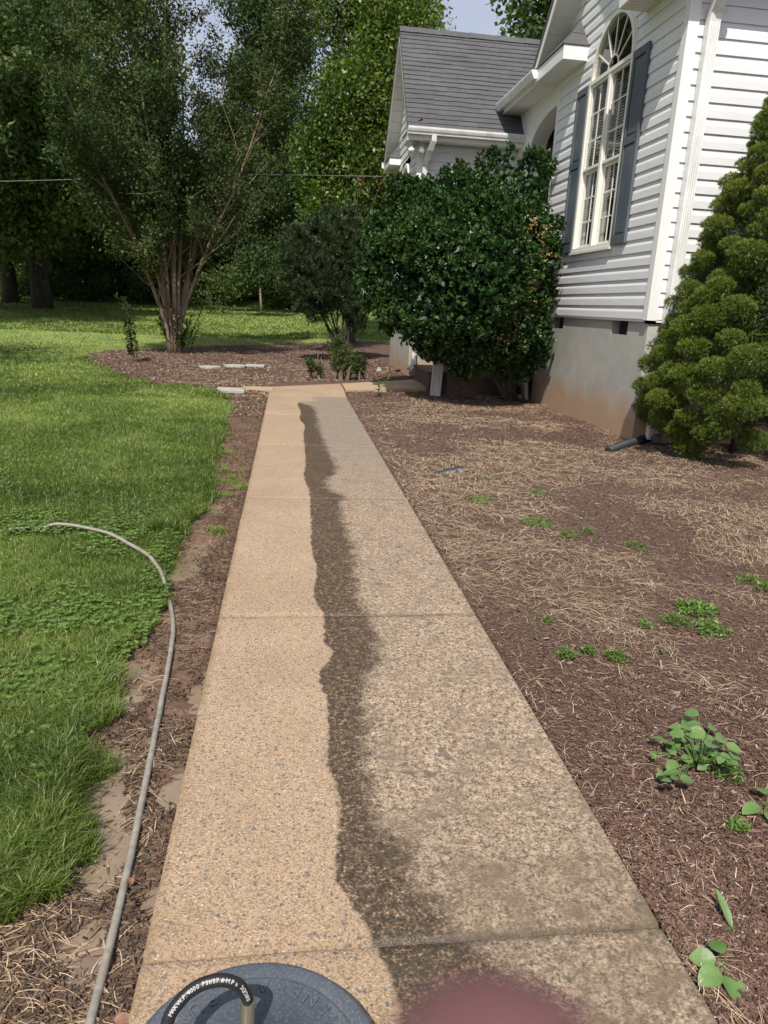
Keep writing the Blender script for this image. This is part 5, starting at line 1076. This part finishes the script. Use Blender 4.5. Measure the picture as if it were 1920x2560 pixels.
# straw: curved thin strands
MST = mat('dry_straw', (.5, .4, .25), .6); t = NT(MST); t.col(t.ramp(t.attr('rnd'), [(0, (.12, .07, .04)), (.3, (.30, .20, .12)), (.65, (.50, .38, .245)), (1, (.66, .55, .40))]))
def straw(name, x, y, L, W, rnd, dz, ang, seg=4, bend=.5):
    n = len(x); Z = np.array([0, 0, 1.]); P = np.stack([x, y, 0*x], 1); V = []; a = ang.copy(); c_ = rng.normal(0, bend, n)/seg; lift = rng.random(n)*.010
    for s in range(seg+1):
        f = s/seg; z = gz_(P[:, 0], P[:, 1])+dz+lift*math.sin(f*math.pi)+.003; B = np.stack([-np.sin(a), np.cos(a), rng.normal(0, .15, n)], 1); w2 = (W*(1 if s < seg else .5))[:, None]*.5
        Q = np.stack([P[:, 0], P[:, 1], z], 1); V += [Q-B*w2, Q+B*w2]; P = P+np.stack([np.cos(a), np.sin(a), 0*a], 1)*(L/seg)[:, None]; a = a+c_
    V = np.stack(V, 1).reshape(-1, 3); i = np.arange(n)*(2*(seg+1)); q = np.concatenate([np.stack([i+2*s, i+2*s+1, i+2*s+3, i+2*s+2], 1) for s in range(seg)])
    return npmesh(name, V, quads=q, rnd=np.repeat(rnd, 2*(seg+1)))
xs_, ys_ = bedpts(150000, .95, 12.3, 1.15, lambda y: PR+.01+0*y, lambda y: np.minimum(.92*y+1.7, wallx(y)))
dn = fbm(xs_, ys_, 1.1, 51, 5)+.10*(ys_ > 4)*(ys_ < 8.5)+.12*np.clip(xs_-1.9, 0, 1)*(ys_ < 4.5)-.13*(np.abs(xs_-1.35) < .35)*(ys_ < 3)-.07*(ys_ < 2.3)-.16*(ys_ < 1.9); k = dn+.06*rng.normal(size=len(dn)) > .535; xs_, ys_ = xs_[k], ys_[k]; k = rng.random(len(xs_)) < .62; xs_, ys_ = xs_[k], ys_[k]; m = len(xs_); ang = 6.28*fbm(xs_, ys_, .55, 61, 2)*1.2+rng.normal(0, .55, m)+np.where(rng.random(m) < .3, 1.3, 0); lod = np.clip(ys_/5., .7, 1.9)
L_ = .045+.13*rng.random(m)**1.4; ok = (xs_+np.cos(ang)*L_ > PR+.0)|(rng.random(m) < .02); xs_, ys_, L_, ang, lod = xs_[ok], ys_[ok], L_[ok], ang[ok], lod[ok]; m = len(xs_)
tag(link('dry_straw', straw('dry_straw', xs_, ys_, L_, (.0013+.0010*rng.random(m))*lod, np.clip(.2+.75*rng.random(m), 0, 1), .010, ang), MST), 'dry straw strewn in drifts over the right bed', 'straw', kind='stuff')
xs_, ys_ = bedpts(3000, 1.4, 9, 1.2, lambda y: PR+.03+0*y, lambda y: np.minimum(.92*y+1.7, wallx(y))); m = len(xs_); ang = rng.uniform(0, 6.28, m); L_ = .02+.07*rng.random(m)**1.6; ok = xs_+np.cos(ang)*L_ > PR+.01; xs_, ys_, L_, ang = xs_[ok], ys_[ok], L_[ok], ang[ok]; m = len(xs_)
tag(link('dry_straw', straw('dry_straw', xs_, ys_, L_, .0012+.0009*rng.random(m), np.clip(.05+.85*rng.random(m), 0, 1), .008, ang, seg=2, bend=.25), MST), 'single straw bits scattered thinly over the whole right bed', 'straw', kind='stuff')
n = 1500; x, y = bedpts(n, 1.3, 8, 1.2, lambda y: PR+.05+0*y, lambda y: np.minimum(.92*y+1.7, wallx(y))); k = fbm(x, y, 1.7, 81) > .53; x, y = x[k], y[k]; x = np.repeat(x, 5)+rng.normal(0, .012, len(x)*5); y = np.repeat(y, 5)+rng.normal(0, .015, len(y)*5); m = len(x)
tag(link('weed_sprigs', leafmesh('weed_sprigs', np.stack([x, y, gz_(x, y)+.012+.015*rng.random(m)], 1), unit(rdir(m)+np.array([0, 0, .4])), unit(rdir(m)*.5+np.array([0, 0, 1.])), .012+.012*rng.random(m), .003+.003*rng.random(m), np.clip(.45+rng.normal(0, .2, m), 0, 1)), L_WEED), 'tiny sparse weed sprigs sprinkled through the right bed', 'weeds', kind='stuff')
xs_, ys_ = bedpts(5200, 1.02, 9, 1.35, lambda y: -1.1+0*y, lambda y: PL-.03+0*y); k = (zone(xs_, ys_) < .02) & (fbm(xs_, ys_, 3.5, 71) > .45+.09*(ys_ < 1.75)); xs_, ys_ = xs_[k], ys_[k]; m = len(xs_)
ang = rng.normal(0, .7, m)+np.where(rng.random(m) < .5, 0, 3.14); L_ = .03+.09*rng.random(m)**1.3; ok = xs_+np.cos(ang)*L_ < PL-.01; xs_, ys_, L_, ang = xs_[ok], ys_[ok], L_[ok], ang[ok]; m = len(xs_)
tag(link('dry_straw', straw('dry_straw', xs_, ys_, L_, (.0012+.0009*rng.random(m)), np.clip(.05+.8*rng.random(m), 0, 1), .002, ang), MST), 'wet straw bits on the mud strip beside the hose', 'straw', kind='stuff')
xs_, ys_ = bedpts(5000, 10.5, 24, 1.001, lambda y: -4.8+0*y, lambda y: np.where(y > 13.6, 2.2, PL-.03)); k = (zone(xs_, ys_) < -.03) & (fbm(xs_, ys_, .8, 72) > .47); xs_, ys_ = xs_[k], ys_[k]; m = len(xs_)
tag(link('dry_straw', straw('dry_straw', xs_, ys_, .08+.2*rng.random(m), .006+.004*rng.random(m), np.clip(.1+.8*rng.random(m), 0, 1), .01, rng.normal(0, .6, m)), MST), 'pale straw strands over the far left mulch bed', 'straw', kind='stuff')
# ------------------------------------------------------------------ weeds in the right bed
def weed_patch(px, py, rpx, n, L, label, seed, wd=.35, h=.045, bias=.55):
    b = G(px, py); r_ = rpx*b[1]/CAMF; rr = np.random.default_rng(seed); t_ = empty('weed', tuple(b), label, 'weed', 'low green weeds in the right mulch bed'); k = n
    a = rr.uniform(0, 6.28, k); q = r_*np.sqrt(rr.random(k)); x, y = b[0]+q*np.cos(a), b[1]+q*np.sin(a)*1.1; z = gz_(x, y)+.006+h*rr.random(k)*(1-.6*q/r_); P = np.stack([x, y, z], 1); A = unit(np.stack([rr.normal(size=k), rr.normal(size=k), .3+.4*rr.random(k)], 1))
    link('leaves', leafmesh('leaves', P, A, unit(rr.normal(size=(k, 3))*.45+np.array([0, 0, 1.])), L*(.6+.7*rr.random(k)), L*wd*(.7+.6*rr.random(k)), np.clip(bias+rr.normal(0, .17, k), 0, 1), .08), L_WEED, t_)
    m_ = MB(); rs = random.Random(seed)
    for i in range(min(16, n//14)):
        a = rs.uniform(0, 6.28); bb = Vector(b)+Vector((rs.uniform(-1, 1), rs.uniform(-1, 1), 0))*r_*.4; limb(m_, bb, (math.cos(a), math.sin(a), .35), r_*.7, .0016, .0008, 4, .15, 0, rs, 4)
    m_.build('stems', L_WEED, t_); return t_
wl = [(1200, 1255, 38, 330, .022, 'long low weed patch in the mulch, nearest the path beyond the joint'), (1343, 1240, 24, 200, .022, 'small round weed patch right of the long low one'), (1345, 1315, 42, 420, .024, 'wide bright green weed patch in the middle of the bed'), (1420, 1343, 26, 180, .022, 'flat weed sprig just right of the wide bright patch'), (1470, 1335, 18, 130, .022, 'tiny upright weed sprig right of the flat one'), (1590, 1370, 34, 170, .022, 'thin scattered weed patch among pale straw, mid right'), (1742, 1525, 52, 560, .028, 'largest bright green weed patch, on the right in the straw'), (1690, 1555, 46, 240, .022, 'yellowish thin weed patch left of the largest one'), (1780, 1575, 48, 320, .026, 'green weed patch touching the largest one from below'), (1612, 1570, 22, 140, .022, 'small weed tuft left of the big patches'), (1415, 1645, 26, 150, .024, 'small leafy weed near the straw fan beside the path'), (1470, 1640, 18, 100, .022, 'tiny weed between two small tufts'), (1538, 1652, 30, 220, .022, 'low weed tuft with dense leaves in front of the straw drift'), (1365, 1570, 14, 60, .02, 'single tiny green weed close to the path edge'), (1870, 1455, 30, 130, .026, 'weed sprig near the right edge above the big patches'), (1910, 1475, 24, 120, .03, 'dark green weed cut by the right edge of the view'), (1810, 1935, 60, 230, .020, 'pale fine weeds growing below the broad-leaved plant'), (1840, 2075, 26, 90, .024, 'low sprig in the lower right mulch'), (1210, 1205, 16, 60, .02, 'faint green sprig beside the half buried pipe')]
for i, (a, b, r_, n, L, lab) in enumerate(wl): weed_patch(a, b, r_, n, L, lab, 100+i, bias=.35 if 'yellow' in lab or 'pale' in lab else .6)
def oval(m, c, d, nrm, L, W, cup=.12):
    d = Vector(d).normalized(); nrm = Vector(nrm).normalized(); s = d.cross(nrm).normalized(); nrm = s.cross(d); c = Vector(c); rows = []
    for f, w2 in ((0, .05), (.12, .62), (.3, .95), (.5, 1.), (.7, .82), (.88, .45), (1., .04)):
        p = c+d*L*f-nrm*L*.18*f*f; rows.append((p-s*W/2*w2+nrm*cup*W*w2, p, p+s*W/2*w2+nrm*cup*W*w2))
    for a, b in zip(rows[:-1], rows[1:]):
        n0 = len(m.v); m.v += [tuple(q) for q in a+b]; m.f += [(n0, n0+1, n0+4, n0+3), (n0+1, n0+2, n0+5, n0+4)]
MBL = mat('broad_weed_leaf', (.10, .22, .045), .5); t = NT(MBL); t.col(t.ramp(t.noise(14, 4), [(.3, (.065, .125, .032)), (.7, (.11, .19, .05))])); t.bump(t.noise(60, 3), .5, .004)
def broadleaf(px, py, leaves, label, seed, Lm=.055, cat='plant', name='broadleaf_weed'):
    b = G(px, py); rs = random.Random(seed); t_ = empty(name, tuple(b), label, cat); m_ = MB(); s_ = MB()
    for (lx, ly, hgt, L, ang) in leaves:
        p = G(lx, ly, hgt); o = Vector((p[0]-b[0], p[1]-b[1], 0)); s_.tube([tuple(b), tuple(Vector(b).lerp(Vector(p), .55)+Vector((0, 0, hgt*.35))), tuple(p)], [.0018, .0014, .001], 5)
        oval(m_, p, (math.cos(R(ang)), math.sin(R(ang)), -.1), (rs.uniform(-.35, .35), rs.uniform(-.7, .1), 1), L*1.3, L*.98)
    me = m_.build('leaves', MBL, t_, smooth=True); s_.build('stems', MBL, t_); return t_
rs = random.Random(9); lv = []
for px, py, L in [(1748, 1770, .05), (1705, 1800, .055), (1765, 1815, .06), (1680, 1820, .045), (1655, 1835, .05), (1725, 1835, .05), (1790, 1830, .05), (1770, 1850, .055), (1735, 1855, .045), (1815, 1845, .045), (1760, 1880, .04), (1835, 1880, .05), (1800, 1870, .045), (1690, 1885, .045), (1705, 1915, .055), (1845, 1895, .035), (1638, 1865, .025), (1625, 1860, .03), (1668, 1845, .04), (1752, 1795, .045), (1712, 1822, .05), (1822, 1860, .04), (1780, 1865, .045), (1660, 1925, .04), (1680, 1930, .035)]:
    lv.append((px, py+18, rs.uniform(.04, .11), L*.85, rs.uniform(0, 360)))
    if 1640 < px: lv.append((px+rs.uniform(-22, 22), py+18+rs.uniform(-16, 16), rs.uniform(.03, .09), L*.7, rs.uniform(0, 360)))
broadleaf(1740, 1915, lv, 'bushy weed with round bright green leaves in the right mulch', 3)
broadleaf(1812, 2420, [(1790, 2400, .03, .045, 160), (1808, 2385, .05, .042, 90), (1800, 2425, .03, .05, 200), (1812, 2440, .02, .045, 270), (1838, 2455, .01, .02, 300)], 'small four-leaved weed in the lower right corner', 4)
broadleaf(1915, 2005, [(1912, 1985, .04, .045, 80), (1900, 2015, .03, .05, 190), (1915, 2030, .03, .04, 270)], 'round-leaved weed cut off by the right edge of the view', 5)
gbl = MB(); c_ = G(1830, 2320)
for a, L in ((95, .09), (250, .03), (200, .025)): oval(gbl, c_, (math.cos(R(a)), math.sin(R(a)), .9 if a == 95 else .2), (0, -1, .4), L, L*.22)
tag(gbl.build('grass_sprout', MBL, smooth=True), 'single upright broad grass blade in the lower right mulch', 'weed')
gbl = MB(); c_ = G(1605, 1615)
for a, L in ((20, .10), (170, .09), (140, .06), (300, .05), (80, .05)): oval(gbl, c_, (math.cos(R(a)), math.sin(R(a)), .35), (0, -.3, 1), L, L*.16)
c_ = G(1650, 1625)
for a, L in ((70, .05), (250, .09), (280, .06)): oval(gbl, c_, (math.cos(R(a)), math.sin(R(a)), .5), (0, -.6, 1), L, L*.16)
tag(gbl.build('grass_sprout', MBL, smooth=True), 'blue-green broad grass sprout on the straw in the right bed', 'weed')
# dead leaves
MDL = mat('dead_leaf', (.2, .08, .05), .6); t = NT(MDL); t.col(t.ramp(t.noise(60, 4), [(.3, (.10, .045, .03)), (.7, (.24, .11, .065))]))
for i, (px, py, L, lab) in enumerate([(285, 2552, .04, 'curled reddish leaf at the bottom beside the hose'), (330, 2212, .030, 'small rust leaf in the mud between hose and path'), (1718, 2440, .04, 'orange leaf lying against the right path edge'), (612, 1588, .035, 'orange leaf lying at the left path edge near the joint')]):
    m_ = MB(); c_ = G(px, py, .01); oval(m_, c_, (math.cos(i*2.), math.sin(i*2.), .1), (.2, -.3, 1), L, L*.6, .25); tag(m_.build('dead_leaf', MDL, smooth=True), lab, 'leaf', 'fallen leaves')
m_ = MB()
for px, py in ((875, 1998), (860, 1962), (870, 1972)):
    c_ = G(px, py, .032); oval(m_, c_, (.5, .8, .15), (0, 0, 1), .022, .011, .3)
m_ = MB(); c_ = G(875, 1998, .031); oval(m_, c_, (.4, .8, .1), (0, 0, 1), .026, .013, .3); tag(m_.build('bark_chip', MBROWNW, smooth=True), 'dark bark chip lying on the wet stripe of the path', 'bark chip')
# ------------------------------------------------------------------ hand of the person holding the camera
def cw(x, y, z): return Vector((0, 0, CH))+Vector(CR)*x+Vector(CU)*y+Vector(CF)*z
hm = bpy.data.meshes.new('hand'); HV = [cw(.055, -.125, .028)]; HR = [.026]; HE = []
def chain(pts, rads, start=0):
    p = start
    for q, r_ in zip(pts, rads): HV.append(cw(*q)); HR.append(r_); HE.append((p, len(HV)-1)); p = len(HV)-1
    return p
chain([(.085, -.17, .01), (.11, -.215, -.01), (.16, -.30, -.05), (.22, -.40, -.10)], [.027, .026, .032, .038])
chain([(.045, -.098, .045), (.030, -.078, .056), (.0105, -.046, .045), (.0038, -.0293, .0400)], [.0125, .0094, .0090, .0086])
chain([(.064, -.092, .050), (.060, -.078, .060), (.050, -.080, .070), (.040, -.086, .070)], [.0125, .0092, .0085, .0075])
chain([(.082, -.096, .044), (.084, -.082, .058), (.074, -.084, .068), (.064, -.090, .070)], [.012, .009, .008, .007])
chain([(.098, -.106, .036), (.104, -.094, .050), (.096, -.094, .060), (.087, -.098, .062)], [.011, .0078, .007, .0062])
chain([(.040, -.128, .010), (.020, -.108, -.006), (.012, -.088, -.010)], [.015, .0105, .009])
hm.from_pydata([tuple(v) for v in HV], HE, []); hand = bpy.data.objects.new('hand', hm); C.objects.link(hand)
sk = hand.modifiers.new('skin', 'SKIN'); pass
for i, r_ in enumerate(HR): hm.skin_vertices[0].data[i].radius = (r_, r_)
hm.skin_vertices[0].data[0].use_root = True; sb_ = hand.modifiers.new('sub', 'SUBSURF'); sb_.levels = 2; sb_.render_levels = 2; sk.use_smooth_shade = True
MSK = mat('skin', (.125, .052, .055), .75); MSK.node_tree.nodes['Principled BSDF'].inputs['Subsurface Weight'].default_value = .15; MSK.node_tree.nodes['Principled BSDF'].inputs['Subsurface Radius'].default_value = (.01, .003, .002); hm.materials.append(MSK)
tag(hand, 'out-of-focus pink fingertip poking into the bottom of the view', 'hand')
